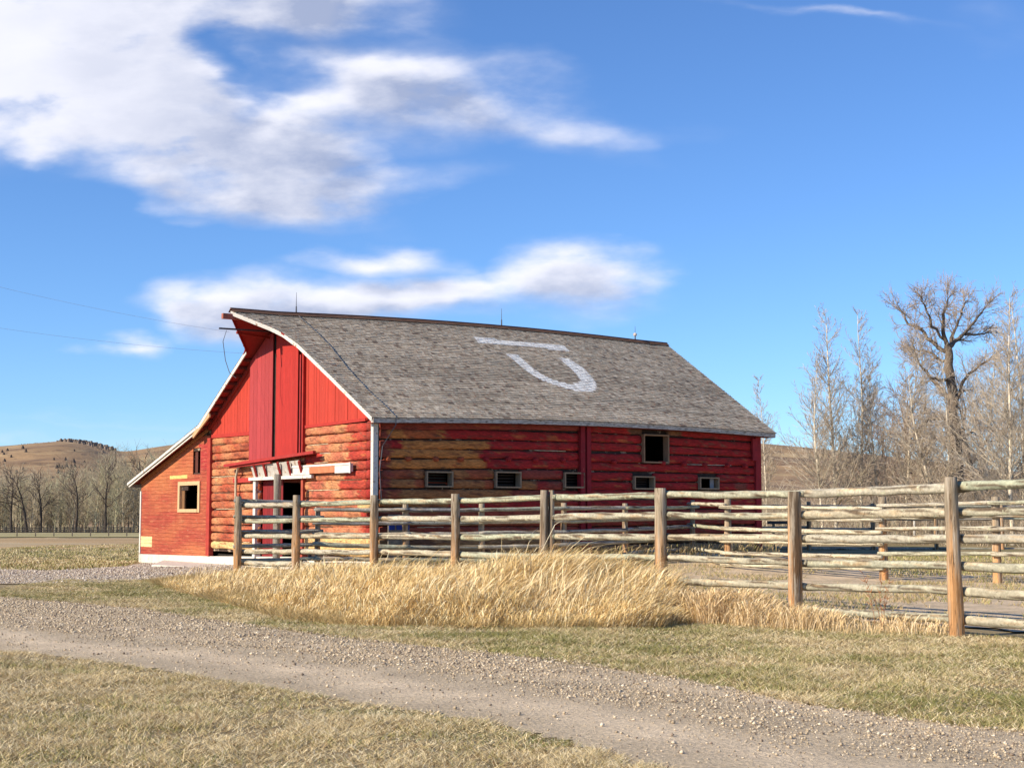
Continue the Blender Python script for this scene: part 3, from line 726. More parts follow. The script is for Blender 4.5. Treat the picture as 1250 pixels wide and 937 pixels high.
# shingle courses on the near slope, the painted brand cut out of them
BAR = [(6.82, 5.41), (10.55, 5.26), (10.48, 4.86), (6.7, 5.01)]
UU = [(7.34, 4.29), (7.35, 2.95), (7.50, 2.45), (7.85, 2.09), (8.25, 1.85), (8.68, 1.73), (9.10, 1.76), (9.42, 1.95), (9.75, 2.35), (9.95, 2.85), (10.10, 3.53), (9.99, 4.28), (9.51, 4.22), (9.47, 3.5), (9.40, 3.0), (9.25, 2.60), (8.98, 2.36), (8.62, 2.25), (8.3, 2.32), (8.0, 2.55), (7.85, 2.85), (7.78, 3.3), (7.82, 4.32)]
BAR = [(p-.16, q-.20) for p, q in BAR]; UU = [(p-.15, q-.22) for p, q in UU]
def cuts(poly, y):
    o = []
    for i in range(len(poly)):
        (xa, ya), (xb, yb) = poly[i], poly[(i+1) % len(poly)]
        if (ya > y) != (yb > y): o.append(xa + (xb-xa)*(y-ya)/(yb-ya))
    o.sort(); return list(zip(o[::2], o[1::2]))
def shingles(ya, yb, courses, seed, mark=False, wid=(.09, .17)):
    r = random.Random(seed); A = MB(); Bm = MB(); Cm = MB()
    for c in range(courses):
        y0 = ya + (yb-ya)*c/courses; y1 = ya + (yb-ya)*(c+1)/courses; ym_ = (y0+y1)/2
        wv = r.uniform(-.006, .006)
        ivs = sorted(cuts(BAR, ym_) + cuts(UU, ym_)) if mark else []
        x0 = edge_x(ym_) - .04; xe = far_x(ym_) + .02; x = x0; ph = r.uniform(0, 5)
        cshade = r.uniform(.82, 1.12)
        while x < xe - .01:
            x2 = min(x + r.uniform(*wid), xe)
            for (p, q) in ivs:
                if x < p < x2: x2 = p
                if x < q < x2: x2 = q
            painted = any(p - 1e-6 <= (x+x2)/2 <= q for p, q in ivs)
            g_ = r.uniform(.78, 1.08)*cshade*(1 + .16*nz(x*.35, y0*.6)); wr = r.random()
            base = mixc((.39, .305, .215), (.50, .43, .33), r.random())
            if wr < .05: base = (.22, .165, .12)
            col = tuple(min(.8, v*g_) for v in base)
            st = nz(x*.22, y0*.35, 4.)
            if st > .25: base = mixc(base, (.24, .20, .12), .5)      # mossy, darker stain patches
            if painted:
                col = sh((.88, .85, .78), r.uniform(.8, 1.0)) if r.random() > .07 else (.60, .56, .50)
            lift = r.uniform(.018, .036) + (.008 if r.random() < .1 else 0); dy = r.uniform(-.012, .012) + wv + .015*nz(x*1.2, y0*4)
            if yb > ya: 
                e0 = y0 + dy
            else: e0 = y0 + dy
            p1 = rp(x+.003, e0, lift); p2 = rp(x2-.003, e0, lift); p3 = rp(x2-.003, y1, .012); p4 = rp(x+.003, y1, .012)
            b1 = rp(x+.003, e0, .002); b2 = rp(x2-.003, e0, .002)
            ((Bm if any(p - 1e-6 <= (x+x2)/2 <= q for p, q in cuts(BAR, ym_)) else Cm) if painted else A).add([p1, p2, p3, p4, b1, b2], [(0, 1, 2, 3) if yb > ya else (3, 2, 1, 0), (4, 5, 1, 0) if yb > ya else (0, 1, 5, 4)], col)
            x = x2
    return A, Bm, Cm
A_, B_, C_ = shingles(-.50, 6.19, 56, 3, True)
A_.build('shingles', M['shingle'], roof)
B_.build('painted_bar', M['shingle'], roof)['label'] = 'white painted bar of the ranch brand on the roof'
C_.build('painted_curve', M['shingle'], roof)['label'] = 'white painted U shaped curve of the ranch brand below the bar'
A_ = shingles(12.19, 6.21, 40, 4, wid=(.2, .4))[0]; A_.build('shingles', M['shingle'], roof)
A_ = shingles(19.6, 12.21, 45, 5, wid=(.2, .4))[0]; A_.build('shingles', M['shingle'], roof)
# ridge cap
mb = MB(); xr = np.linspace(-1.88, 16.05, 12)
for a, b in zip(xr[:-1], xr[1:]):
    for s_ in (-1, 1):
        p0 = rp(a, 6.2, .085); p1 = rp(b+.002, 6.2, .085)
        q0 = (a, 6.2 + s_*.17, roof_h(6.2 + s_*.17) + hump(a) + .06); q1 = (b+.002, 6.2 + s_*.17, roof_h(6.2+s_*.17) + hump(b) + .06)
        mb.add([p0, p1, q1, q0], [(0, 1, 2, 3) if s_ < 0 else (3, 2, 1, 0)], (.13, .07, .045))
    mb.bar(rp(a, 6.2, .075), rp(b, 6.2, .075), .07, .05, (.15, .06, .04))
mb.build('ridge_cap', M['redtrim'], roof)
# barge boards along the front edges
def strip(pts, hgt, th, top=0., mat='whitetrim', name='barge_board', lab=None):
    mb = MB()
    for (xa, ya), (xb, yb) in zip(pts[:-1], pts[1:]):
        p = Vector(rp(xa, ya, top)); q = Vector(rp(xb, yb, top)); d = (q - p).normalized()
        nrm = Vector((-1, 0, 0)); nrm = (nrm - d*nrm.dot(d)).normalized()*th; dn = Vector((0, 0, -hgt))
        q = q + d*.004
        mb.prism([p, q, q+dn, p+dn], nrm, (1, 1, 1))
    o = mb.build(name, M[mat], roof)
    if lab: o['label'] = lab
    return o
strip(EDGE_R, .13, .035, .0, lab='white barge board on the right gable slope')
strip([(-.50, 8.0), (-.45, 12.2)], .14, .035, .0, lab='white barge board on the left gable slope')
strip([(-.455, 12.2), (-.42, 16.0), (-.40, 19.55)], .10, .035, .0, lab='upper white barge board of the lean-to')
strip([(-.40, 12.5), (-.37, 16.0), (-.35, 19.5)], .15, .03, -.03, lab='lower white barge board of the lean-to')
mb = MB()   # red lining board below the hood edge
for (xa, ya), (xb, yb) in [((-1.80, 6.28), (-.48, 7.98))]:
    mb.prism([rp(xa, ya, -.01), rp(xb, yb, -.01), rp(xb, yb, -.16), rp(xa, ya, -.16)], (-.03, 0, 0), (.30, .025, .02))
mb.build('hood_edge', M['redtrim'], roof)
# fascia under the long eave
mb = MB(); xf = np.linspace(-.30, 15.30, 16)
for a, b in zip(xf[:-1], xf[1:]):
    za, zb = roof_h(-.45) + hump(a) - .02, roof_h(-.45) + hump(b) - .02
    mb.prism([(a, -.47, za), (b, -.47, zb), (b, -.47, zb-.14), (a, -.47, za-.14)], (0, .03, 0))
mb.build('fascia', M['greytrim'], roof)
mb = MB(); mb.prism([(-.30, 19.56, roof_h(19.56)-.02), (15.5, 19.56, roof_h(19.56)-.02), (15.5, 19.56, roof_h(19.56)-.16), (-.30, 19.56, roof_h(19.56)-.16)], (0, .03, 0)); mb.build('fascia', M['greytrim'], roof)
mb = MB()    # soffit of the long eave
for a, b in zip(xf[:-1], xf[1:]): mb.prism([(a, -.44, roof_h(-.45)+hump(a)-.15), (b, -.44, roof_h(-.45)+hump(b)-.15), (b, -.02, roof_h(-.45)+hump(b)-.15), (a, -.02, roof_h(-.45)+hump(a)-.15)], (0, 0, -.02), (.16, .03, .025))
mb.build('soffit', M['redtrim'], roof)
# lookouts (purlin ends) under the left front overhangs
for y in list(np.arange(8.4, 12.2, .42)):
    mb = MB(); p = rp(-.40, y, -.09); mb.box(-.42, -.02, y-.05, y+.05, p[2]-.05, p[2]+.04, (.12, .03, .022)); mb.build('lookout', M['redtrim'], roof)
mb = MB(); mb.bar(rp(-.46, 11.2, -.22), rp(-.46, 12.7, -.24), .05, .16, (.50, .32, .17)); mb.build('mended_board', M['rawwood'], roof)
mb = MB(); mb.bar(rp(-.10, 7.2, -.16), rp(-.10, 12.1, -.16), .09, .13, (.28, .03, .02)); mb.bar(rp(-.10, 12.2, -.14), rp(-.10, 18.9, -.14), .07, .10, (.34, .15, .06)); mb.build('rafter', M['redtrim'], roof)
# hay hood hardware
mb = MB(); mb.bar((-2.15, 6.2, 7.98+.02), (.1, 6.2, 7.98+.02), .14, .17, (.36, .12, .08)); mb.build('hay_beam', M['redtrim'], roof)
mb = MB(); mb.bar((-2.25, 6.2, 7.60), (-.1, 6.2, 7.62), .05, .05, (.1, .05, .04)); mb.bar((-1.95, 6.2, 7.9), (-1.95, 6.2, 7.6), .03, .03, (.2, .1, .08)); mb.bar((-1.2, 6.2, 7.9), (-1.2, 6.2, 7.6), .03, .03, (.2, .1, .08))
mb.build('hay_trolley_rail', M['metal'], roof)
mb = MB(); mb.bar((-1.5, 6.55, 7.55), (-.2, 6.9, 7.5), .06, .08, (.26, .03, .02)); mb.build('hood_brace', M['redtrim'], roof)
mb = MB(); mb.tube([(-2.0, 6.2, 7.55), (-2.08, 6.28, 7.2), (-2.0, 6.25, 6.6), (-1.92, 6.1, 6.2), (-1.78, 5.9, 6.02)], .012, 5, (.08, .08, .09)); mb.build('hanging_rope', M['wire'], roof)
# lightning cable and rods
mb = MB(); cpts = [(.42, 6.2), (.50, 5.0), (.52, 4.1), (.46, 3.27), (.36, 2.16), (.34, .98), (.42, -.48)]
fine = []
for (a, b) in zip(cpts[:-1], cpts[1:]):
    for i in range(6): t = i/6; fine.append(rp(a[0]+(b[0]-a[0])*t + rnd.uniform(-.02, .02), a[1]+(b[1]-a[1])*t, .055))
fine.append(rp(.42, -.5, .04)); fine += [(.4, -.52, 4.3), (.15, -.2, 3.7), (.06, -.2, 3.0), (.12, -.2, 2.2)]
mb.tube(fine, .016, 5, (.05, .05, .05)); mb.build('lightning_cable', M['wire'], roof)
for xq, hq, ball in ((.42, .68, 0), (8.45, .62, 0), (14.5, .52, 1)):
    mb = MB(); z_ = roof_h(6.2) + hump(xq) + .08
    mb.tube([(xq, 6.2, z_), (xq, 6.2, z_+.22)], [.035, .028], 6, (.06, .06, .07)); mb.tube([(xq, 6.2, z_+.2), (xq, 6.2, z_+hq)], [.016, .008], 5, (.12, .12, .13))
    rod = mb.build('lightning_rod', M['wire'], roof)
    if ball:
        mb = MB(); mb.tube([(xq, 6.2, z_+.20+.07*math.sin(t)) for t in np.linspace(-1.57, 1.57, 7)], [.075*max(.05, math.cos(t)) for t in np.linspace(-1.57, 1.57, 7)], 10, (1, 1, 1)); mb.build('glass_ball', M['whitetrim'], rod, True)

# ------------------------------------------------------------------ concrete slab beside the gable foot
def local(b, a, z=0): return Vector((oc.x + math.cos(AX)*b - math.sin(AX)*a, oc.y + math.sin(AX)*b + math.cos(AX)*a, z))
mb = MB()
pts = [on_ground(185, 692), on_ground(300, 696), on_ground(300, 689.5), on_ground(200, 688)]
mb.prism([(p[0], p[1], -.15) for p in pts], (0, 0, .17))
tag(mb.build('concrete_slab', M['concrete']), label='low pale concrete slab on the gravel at the foot of the lean-to wall', cat='slab')

# blue board by the barn wall, and a raw timber offcut at the corner
o = empty('blue_board', tuple(local(.55, -.45, gzf(*local(.55, -.45)[:2]))), AX, label='small blue banded board leaning low on the log wall behind the rails', cat='board')
mb = MB(); z0b = 1.62
mb.box(-.35, .35, -.03, .0, .2, 1.72, (.3, .3, .3)); mb.build('panel', material('board_grey', (.25, .22, .18)), o)
mb = MB(); mb.box(-.33, .33, -.05, -.032, 1.58, 1.68); [mb.box(-.33+.24*i, -.15+.24*i, -.05, -.032, 1.28, 1.42) for i in range(3)]; mb.build('blue_band', M['blue'], o)
mb = MB(); mb.tube([(-.3, .25, 1.95), (-.32, -.1, 1.97), (-.32, -.42, 1.96)], [.17, .18, .17], 12, YEL, rough=.15); 
lg = mb.build('sill_log', M['log'], barn, True); lg['label'] = 'fresh yellow log end by the gable corner'

# ------------------------------------------------------------------ fences
def post(parent, base, h, rad, seed, split=False, orange=True, lean=(0, 0), kk=1.):
    r = random.Random(seed); n = 10; mb = MB(); ks = 12
    pts, rads = [], []
    for i in range(ks+1):
        t = i/ks; pts.append((base[0] + lean[0]*t*h + .01*nz(t*2, seed), base[1] + lean[1]*t*h, base[2] - .25 + (h+.25)*t)); rads.append(rad*(1.06 - .12*t + .04*nz(t*3, seed*1.1)))
    grey, org = (.32, .255, .175), (.55, .285, .12)
    lim = r.uniform(.50, .80)
    def cf(i, j, th):
        t = i/ks; k = float(smooth(lim-.35, lim+.25, t + .22*nz(j*.9, seed, t*1.5)))
        if not orange: k = .75 + .25*k
        c = mixc(org, grey, k); s_ = (1 + .55*nz(j*1.9, seed*.3, t*.8) + .2*nz(j*3.1, t*5, seed))*kk
        if nz(j*2.7, seed*1.3, t*.9) > .26: c = mixc(c, (.08, .05, .03), .8)
        return tuple(v*s_ for v in c)
    def one(off, rr):
        mb.tube([(p[0]+off[0], p[1]+off[1], p[2]) for p in pts], [q*rr for q in rads], 14, rough=.16, seed=seed, endround=.93, colf=cf)
    if split: one((-.05, 0), .85); one((.10, .03), .62)
    else: one((0, 0), 1.)
    return mb.build('post', M['post'], parent, True)
def rail(parent, p, q, rad, seed, dark=1., sag=.02, ext=.12, col=(.34, .33, .27)):
    r = random.Random(seed); p = Vector(p); q = Vector(q); d = (q-p).normalized(); p = p - d*ext; q = q + d*ext
    n = max(5, int((q-p).length/.16)); pts, rads = [], []
    sg = r.uniform(-.4, 1)*sag; tap = r.uniform(-.12, .12)
    for i in range(n+1):
        t = i/n; x = p.lerp(q, t); x.z -= sg*4*t*(1-t) + .012*nz(t*5, seed); pts.append(x); rads.append(rad*(1 + tap*(t-.5) + .07*nz(t*6, seed*2.) + .06*nz(t*22, seed*3.)))
    c0 = mixc(col, r.choice([(.47, .40, .28), (.36, .37, .26), (.44, .39, .30)]), r.random())
    def cf(i, j, th):
        s_ = dark*(1 + .35*nz(i*.35, j*1.9, seed) + .25*nz(i*1.3, j*.7, seed+5)); c1 = (.12, .085, .055) if nz(i*.22, j*2.3, seed*1.7) > .27 else c0
        if nz(i*.5, j*.9, seed*.9+3) > .35: c1 = mixc(c1, (.44, .30, .16), .6)
        return tuple(v*s_ for v in c1)
    mb = MB(); mb.tube(pts, rads, 12, rough=.2, seed=seed, endround=.8, colf=cf)
    return mb.build('rail', M['rail'], parent, True)

def fence(name, label, posts, rails_v, rrad, prad, seed, side=1, orange=True, group=None, splits=(), base_ok=True, skip_posts=(), rcol=(.40, .37, .27), overlap=.06, leans={}):
    """posts: (u, y, v_top); rails_v: for every span the rail heights (v) at its two posts. rails run on the side given by 'side'"""
    pos = []
    for (u, y, vt) in posts:
        b = at(u, vt, y); pos.append(Vector((b.x, b.y, b.z)))
    o = empty(name, (pos[0].x, pos[0].y, 0), label=label, cat='fence', group=group)
    O0 = Vector((pos[0].x, pos[0].y, 0))
    for i, pp in enumerate(pos):
        if i in skip_posts: continue
        g0 = gzf(pp.x, pp.y); post(o, (pp.x-O0.x, pp.y-O0.y, g0), pp.z - g0, prad*rnd.uniform(.93, 1.08), seed+i*1.37, split=(i in splits), orange=orange, lean=leans.get(i, (0, 0)))
    for i, (ra, rb) in enumerate(rails_v):
        a, b = pos[i], pos[i+1]; d = (b-a); d.z = 0; d.normalize(); nrm = Vector((d.y, -d.x, 0))*side
        for k, (va, vb) in enumerate(zip(ra, rb)):
            za = at(posts[i][0], va, a.y).z; zb = at(posts[i+1][0], vb, b.y).z
            off = nrm*(prad + rrad*.75)
            jit = nrm*(overlap*((i % 2)-.5))
            p = Vector((a.x, a.y, za)) + off + jit - O0; q = Vector((b.x, b.y, zb)) + off + jit - O0
            rail(o, p, q, rrad*rnd.uniform(.9, 1.1), seed+i*7.3+k*1.9, ext=.10 + .06*rnd.random(), col=rcol)
    return o

# front fence, near to far; far side (right of the line when walking away) carries the rails
FP = [(1452, 18.9, 566), (1164, 22.2, 582), (969, 25.2, 599.5), (806, 28.3, 595.5), (667, 31.3, 598), (556, 34.0, 602.5), (457, 36.7, 604), (362, 39.5, 604), (291, 41.5, 605.5)]
RV = [
 ([583, 622, 660, 699, 736, 776], [593, 625, 657, 690.5, 722, 757]),
 ([594.5, 626, 657, 690, 721, 755], [602, 628.5, 657.5, 687.5, 716.5, 744]),
 ([602.2, 628.5, 656.5, 686.5, 715, 744], [603.2, 628, 655.3, 680.5, 708.5, 735]),
 ([603.4, 629, 655.5, 680.5, 707, 732], [606.5, 631.3, 654.6, 679.3, 704, 728]),
 ([606.3, 631, 654.5, 679, 703.5, 727], [611, 633.5, 655.8, 676.8, 698, 716]),
 ([610.3, 633.6, 655.5, 676.6, 696, 715], [612, 633.2, 654.2, 673.5, 693, 709]),
 ([611.8, 632.9, 654, 673.3, 691, 708], [615.2, 634, 654.4, 672.9, 689, 703]),
 ([615.2, 634.1, 654.5, 672.9, 688, 701], [616.5, 635.6, 654, 672.5, 687, 698])]
fence('corral_fence', 'long log rail fence with thick orange brown posts in front of the corral', FP, RV, .068, .108, 3, side=1, splits=(4,), leans={1: (-.02, 0)})
# second fence between the front fence and the log wall, shade on its rails put into a darker rail colour
FB_ = [(291, 41.6, 606), (388, 42.6, 618.5), (495, 42.9, 614.5), (588, 43.6, 613.5), (688, 44.6, 613.5), (763, 45.8, 614), (845, 49.5, 610)]
RB = [
 ([611, 630.4, 649, 666.4, 684], [613, 631, 648, 664, 681]),
 ([621.7, 637.5, 651, 663.5, 682], [622.3, 637.6, 651.6, 666.8, 683]),
 ([622.5, 637.6, 651.5, 666.8, 683], [621.9, 637.2, 650.8, 667, 684]),
 ([621.9, 637.0, 650.5, 667, 684], [620.2, 635.8, 648.8, 663.8, 682.5]),
 ([620.2, 635.8, 648.5, 663.5, 682], [619.8, 633.5, 646.4, 661.0, 675.5]),
 ([619.6, 633.5, 645.8, 660, 674.5], [618.4, 631, 642.3, 655.5, 669.5])]
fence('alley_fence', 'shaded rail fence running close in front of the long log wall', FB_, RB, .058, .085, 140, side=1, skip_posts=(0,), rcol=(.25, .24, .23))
# right hand inner fence
FC = [(845, 49.4, 611), (888, 45.0, 607), (1077, 40.0, 606), (1215, 38.3, 606), (1420, 36.5, 600)]
RC = [
 ([614.5, 628, 640, 654, 668, 680], [616, 630.5, 644.5, 659.5, 674, 687]),
 ([618.6, 631.5, 644.6, 660, 674.5, 689], [620.6, 634.5, 649.5, 663.5, 679.2, 693.5]),
 ([616.6, 631, 645.6, 660, 675.3, 690], [613, 629, 644.5, 660, 675, 690]),
 ([613.5, 629, 645, 660, 676, 691], [610, 627, 644, 661, 678, 694])]
fence('inner_corral_fence', 'light rail fence crossing the corral dirt behind the front fence', FC, RC, .055, .11, 260, side=1, skip_posts=(0,), rcol=(.56, .50, .36))
FD = [(845, 57.5, 612), (920, 58.5, 611), (987, 59, 612), (1065, 59.5, 614), (1142, 60, 614), (1222, 60.5, 613), (1320, 61, 613)]
RD = [([616.5, 631, 643.5, 656, 668], [617.5, 631, 643, 656, 668.5])]*2 + [([617.5, 632.5, 645, 657.5, 669], [618, 633.5, 645.5, 658, 669.5])]*4
fence('back_corral_fence', 'farthest grey rail fence closing the corral before the trees', FD, RD, .05, .085, 380, side=-1, rcol=(.33, .29, .25))

# far dark board fence on the left and a low wire fence in front of it
def simple_fence(name, label, x0, x1, y0, y1, dx_, h, rails, pr, rr, col, mat, wire=False):
    o = empty(name, (x0, y0, gzf(x0, y0)), label=label, cat='fence'); z0 = gzf(x0, y0)
    n = int(abs(x1-x0)/dx_); prev = None
    for i in range(n+1):
        t = i/n; x = x0 + (x1-x0)*t; y = y0 + (y1-y0)*t; z = gzf(x, y)
        hh = h*rnd.uniform(.92, 1.08); mb = MB(); mb.box(x-x0-pr, x-x0+pr, y-y0-pr, y-y0+pr, z-z0-.2, z-z0+hh, col); mb.build('post', mat, o)
    for k in rails:
        mb = MB(); p = (0, -pr-.03, k); q = (x1-x0, y1-y0-pr-.03, k + gzf(x1, y1)-z0); mb.bar(p, q, .02 if wire else .05, rr, col); mb.build('wire' if wire else 'rail', mat, o)
    return o
simple_fence('board_fence', 'distant dark board fence along the foot of the woodland', -98, -52, 255, 262, 1.35, 1.25, (.35, .72, 1.08), .09, .15, (.05, .042, .038), M['rawwood'])
simple_fence('wire_fence', 'low thin post and wire fence across the far pasture', -41, -24.5, 109, 112, 1.25, .55, (.2, .5), .03, .012, (.14, .11, .09), M['rawwood'], True)
# hitching rail and white marker post beyond the corral
hp = at(940, 640, 62); o = empty('hitching_rail', (hp.x, hp.y, gzf(hp.x, hp.y)), label='small dark rail on two short posts beyond the corral, right of the barn', cat='rail')
mb = MB(); mb.bar((-.1, 0, 1.05), (.95, .3, 1.05), .1, .12, (.10, .08, .07)); mb.build('crossbar', M['rawwood'], o)
for q in ((.15, .05), (.8, .25)): mb = MB(); mb.box(q[0]-.05, q[0]+.05, q[1]-.05, q[1]+.05, -.2, .99, (.42, .25, .12)); mb.build('post', M['rawwood'], o)
hp = at(1116, 640, 70); mb = MB(); mb.tube([(0, 0, -.2), (0, 0, .7), (.01, 0, 1.35)], .05, 8); o = mb.build('marker_post', M['whitetrim'], None, True); o.location = (hp.x, hp.y, gzf(hp.x, hp.y)); tag(o, label='thin white marker post between the back fence and the trees', cat='post')
# grey gate post in front of the barn door
gp = at(338, 640, 46.5); o = empty('gate_post', (gp.x, gp.y, gzf(gp.x, gp.y)), label='tall weathered grey post standing in front of the barn doorway', cat='post')
mb = MB(); mb.tube([(0.01*nz(i*.8), 0, -.2 + i*.32) for i in range(11)], .115, 14, rough=.12, seed=4.2, colf=lambda i, j, th: tuple(v*(1+.3*nz(j*1.9, i*.2)) for v in (.24, .22, .18)), endround=.93); pb = mb.build('shaft', M['post'], o, True)
zt = 3.0
pt = at(338, 578.5, 46.5).z - o.location.z
pb.scale.z = pt/3.0

# power lines running from the barn peak to the left
pk = local(-1.9, 6.2, 7.7)
def cable(name, p, q, sag, label, rad=.011):
    mb = MB(); p = Vector(p); q = Vector(q); pts = []
    for i in range(41):
        t = i/40; x = p.lerp(q, t); x.z -= sag*4*t*(1-t); pts.append(x - p)
    mb.tube(pts, rad, 5, (.1, .1, .1), endround=1); o = mb.build(name, M['cable'], None, True); o.location = p; return tag(o, label=label, cat='cable', group='cables reaching the barn peak')
a0 = at(280, 405, pk.y); b0 = at(0, 338, 44); d = (b0 - a0); cable('power_cable', a0, a0 + d*1.9, .3, 'upper thin cable crossing the sky to the barn peak', .0032)
a0 = local(-.5, 8.05, roof_h(8.05)-.1); b0 = at(0, 388, 44); d = (b0 - a0); cable('power_cable', a0, a0 + d*1.9, .3, 'lower thin cable crossing the sky to the barn gable', .0032)

# ------------------------------------------------------------------ trees on the right
A = [ # u base, y, u lean top, v top, dens, label
 (938, 76, 922, 466, .5, 'small thin bare aspen just right of the barn', .05, .20),
 (1007, 72, 968, 440, .8, 'leaning slender white aspen, second from the barn', .075, .30),
 (1022, 73, 1004, 388, 1., 'tall white aspen with a full narrow crown, third from the barn', .11, .27),
 (1052, 75, 1044, 388, 1., 'straight tall white aspen, fourth from the barn', .095, .22),
 (1076, 74, 1060, 432, .8, 'slim white aspen left of the brown twigged trees', .075, .24),
 (1108, 73, 1086, 420, .9, 'white aspen standing among brown twigs left of the big cottonwood', .075, .30),
 (1147, 71, 1105, 455, .8, 'aspen leaning strongly left in front of the big cottonwood', .10, .30),
 (1130, 90, 1118, 440, .8, 'pale thin aspen behind the brown twigs, left of the cottonwood', .06, .26),
 (1182, 88, 1190, 438, .8, 'thin pale aspen just right of the big cottonwood trunk', .06, .26),
 (1207, 78, 1200, 415, 1., 'grey aspen halfway between the cottonwood and the double aspen', .08, .30),
 (1220, 86, 1224, 405, .9, 'slim grey aspen close left of the double aspen', .07, .26),
 (1155, 70, 1152, 430, .5, 'thin pale aspen in front of the big cottonwood trunk', .07, .22),
 (1236, 68, 1228, 366, 1.2, 'pale double aspen right of the cottonwood, its left stem', .11, .30),
 (1247, 69, 1252, 372, 1.1, 'pale double aspen right of the cottonwood, its right stem', .11, .28),
]
for i, (ub, y, ut, vt, dn, lb, rt, cr) in enumerate(A):
    b = at(ub, 650, y); t = at(ut, vt, y); h = t.z - gzf(b.x, b.y) + .1
    aspen('aspen_tree', b.x, y, h*1.01, ((t.x-b.x)/h, 0), lb, 100+i, dn, cr, rt)
def cw(u, y, vt, label, seed, **k):
    b = at(u, 650, y); t = at(u, vt, y); h = t.z - gzf(b.x, b.y)
    return cottonwood('cottonwood_tree', b.x, y, h*.93, label, seed, **k)
def big_cottonwood():
    """the gnarled limbs are laid out one by one, the twigs grow from them"""
    r = random.Random(15); Y0 = 80.; b = at(1170, 650, Y0); z0 = gzf(b.x, Y0) - .15
    o = empty('cottonwood_tree', (b.x, Y0, z0), label='big dark cottonwood with wide gnarled limbs, tallest of the trees', cat='tree', group='bare trees beside the corral')
    T = Segs(); S = Segs(); col = (.17, .13, .095); twig = (.44, .35, .27)
    def path(px, dy, r0, r1, S_, n=3):
        P = []
        for i, (u, v) in enumerate(px):
            q = at(u, v + (9 if v < 420 else 0), Y0 + dy*i/max(1, len(px)-1)); P.append(Vector((q.x - b.x, q.y - Y0, q.z - z0)))
        Q = []
        for p, q in zip(P[:-1], P[1:]):
            for k in range(n): Q.append(p.lerp(q, k/n) + vrand(r, .035))
        Q.append(P[-1]); m = len(Q) - 1
        for i in range(m):
            ra = r0 + (r1-r0)*i/m; rb = r0 + (r1-r0)*(i+1)/m; S_.add(tuple(Q[i]), tuple(Q[i+1] + (Q[i+1]-Q[i])*.06), ra, rb, sh(col, r.uniform(.75, 1.2)))
        return [(Q[i+1], (Q[i+1]-Q[i]).normalized(), r0 + (r1-r0)*(i+1)/m) for i in range(m)]
    def tw(p, d, ln, rad, lev):
        c0 = mixc(col, twig, min(1, lev/2.2))
        pts = limb(S, r, p, d, ln, rad, 4, .17, .06, lambda zz: sh(c0, r.uniform(.75, 1.15)), .45)
        if lev >= 3: return
        for (q, dq, rq) in pts:
            for _ in range(1 if r.random() < .62 else 2): tw(q.copy(), side_dir(r, dq, r.uniform(.4, .9)), ln*r.uniform(.45, .8), max(.010, rq*.5), lev+1)
    tr = path([(1170, 655), (1169, 600), (1167, 545), (1163, 490), (1159, 445), (1157, 422)], 0, .40, .19, T, 4)
    for px, dy, r0 in [([(1157, 430), (1150, 418), (1138, 408), (1123, 392), (1109, 386), (1100, 371)], 1.0, .135), ([(1157, 424), (1150, 396), (1151, 373), (1157, 356)], -1.0, .13),
        ([(1158, 426), (1166, 408), (1178, 398), (1190, 384), (1201, 368)], .8, .135), ([(1159, 462), (1147, 464), (1135, 460), (1122, 445), (1116, 428)], -2.2, .10), ([(1162, 492), (1152, 478), (1140, 465), (1126, 449), (1117, 438)], 2.2, .15),
        ([(1165, 520), (1150, 511), (1138, 509), (1126, 516), (1112, 534)], -2., .12), ([(1164, 500), (1170, 480), (1180, 460), (1196, 446), (1206, 440)], -1.6, .12), ([(1167, 548), (1180, 530), (1196, 520), (1214, 524)], 2.0, .10),
        ([(1158, 424), (1164, 396), (1172, 376), (1178, 360)], 2.4, .12), ([(1151, 405), (1138, 388), (1132, 372), (1128, 362)], -2.0, .09), ([(1160, 440), (1150, 440), (1132, 428), (1118, 418)], 1.8, .09), ([(1178, 398), (1192, 400), (1206, 396)], 1.6, .07)]:
        pts = path(px, dy, r0, .045, S)
        for i, (q, dq, rq) in enumerate(pts):
            if i < 2: continue
            for _ in range(1 if r.random() < .7 else 2): tw(q.copy(), side_dir(r, dq, r.uniform(.5, 1.0)), r.uniform(.6, 1.15), max(.018, rq*.3), 1)
        q, dq, rq = pts[-1]
        for _ in range(3): tw(q.copy(), side_dir(r, dq, r.uniform(.1, .5)), r.uniform(.6, .95), .025, 1)
    T.build('trunk', M['bark'], o, 10); S.build('crown', M['bark'], o, 4)
big_cottonwood()
cw(1193, 84, 430, 'second dark cottonwood trunk right behind the big one', 9, rt=.36, first=.5, lean=(-.08, 0), levels=3, spread=1.0)
cw(1112, 86, 425, 'brown twigged spreading tree left of the big cottonwood', 12, rt=.2, first=.15, levels=3, spread=1.1, twig=(.34, .23, .17), fine=2)
cw(1275, 74, 420, 'bare branching tree at the right edge of the photo', 21, rt=.18, first=.15, lean=(-.05, 0), levels=3, twig=(.46, .38, .29), fine=2)
cw(1140, 95, 470, 'spreading grey tree far behind the big cottonwood', 41, rt=.2, first=.2, levels=3, spread=1.1, fine=1)
cw(1215, 96, 415, 'grey spreading tree behind the double aspen', 44, rt=.2, first=.2, levels=3, spread=1.1, fine=1)
cw(1085, 92, 455, 'low brown twigged tree behind the slim aspens', 33, rt=.14, first=.12, levels=3, spread=1.1, twig=(.34, .25, .18), fine=2)

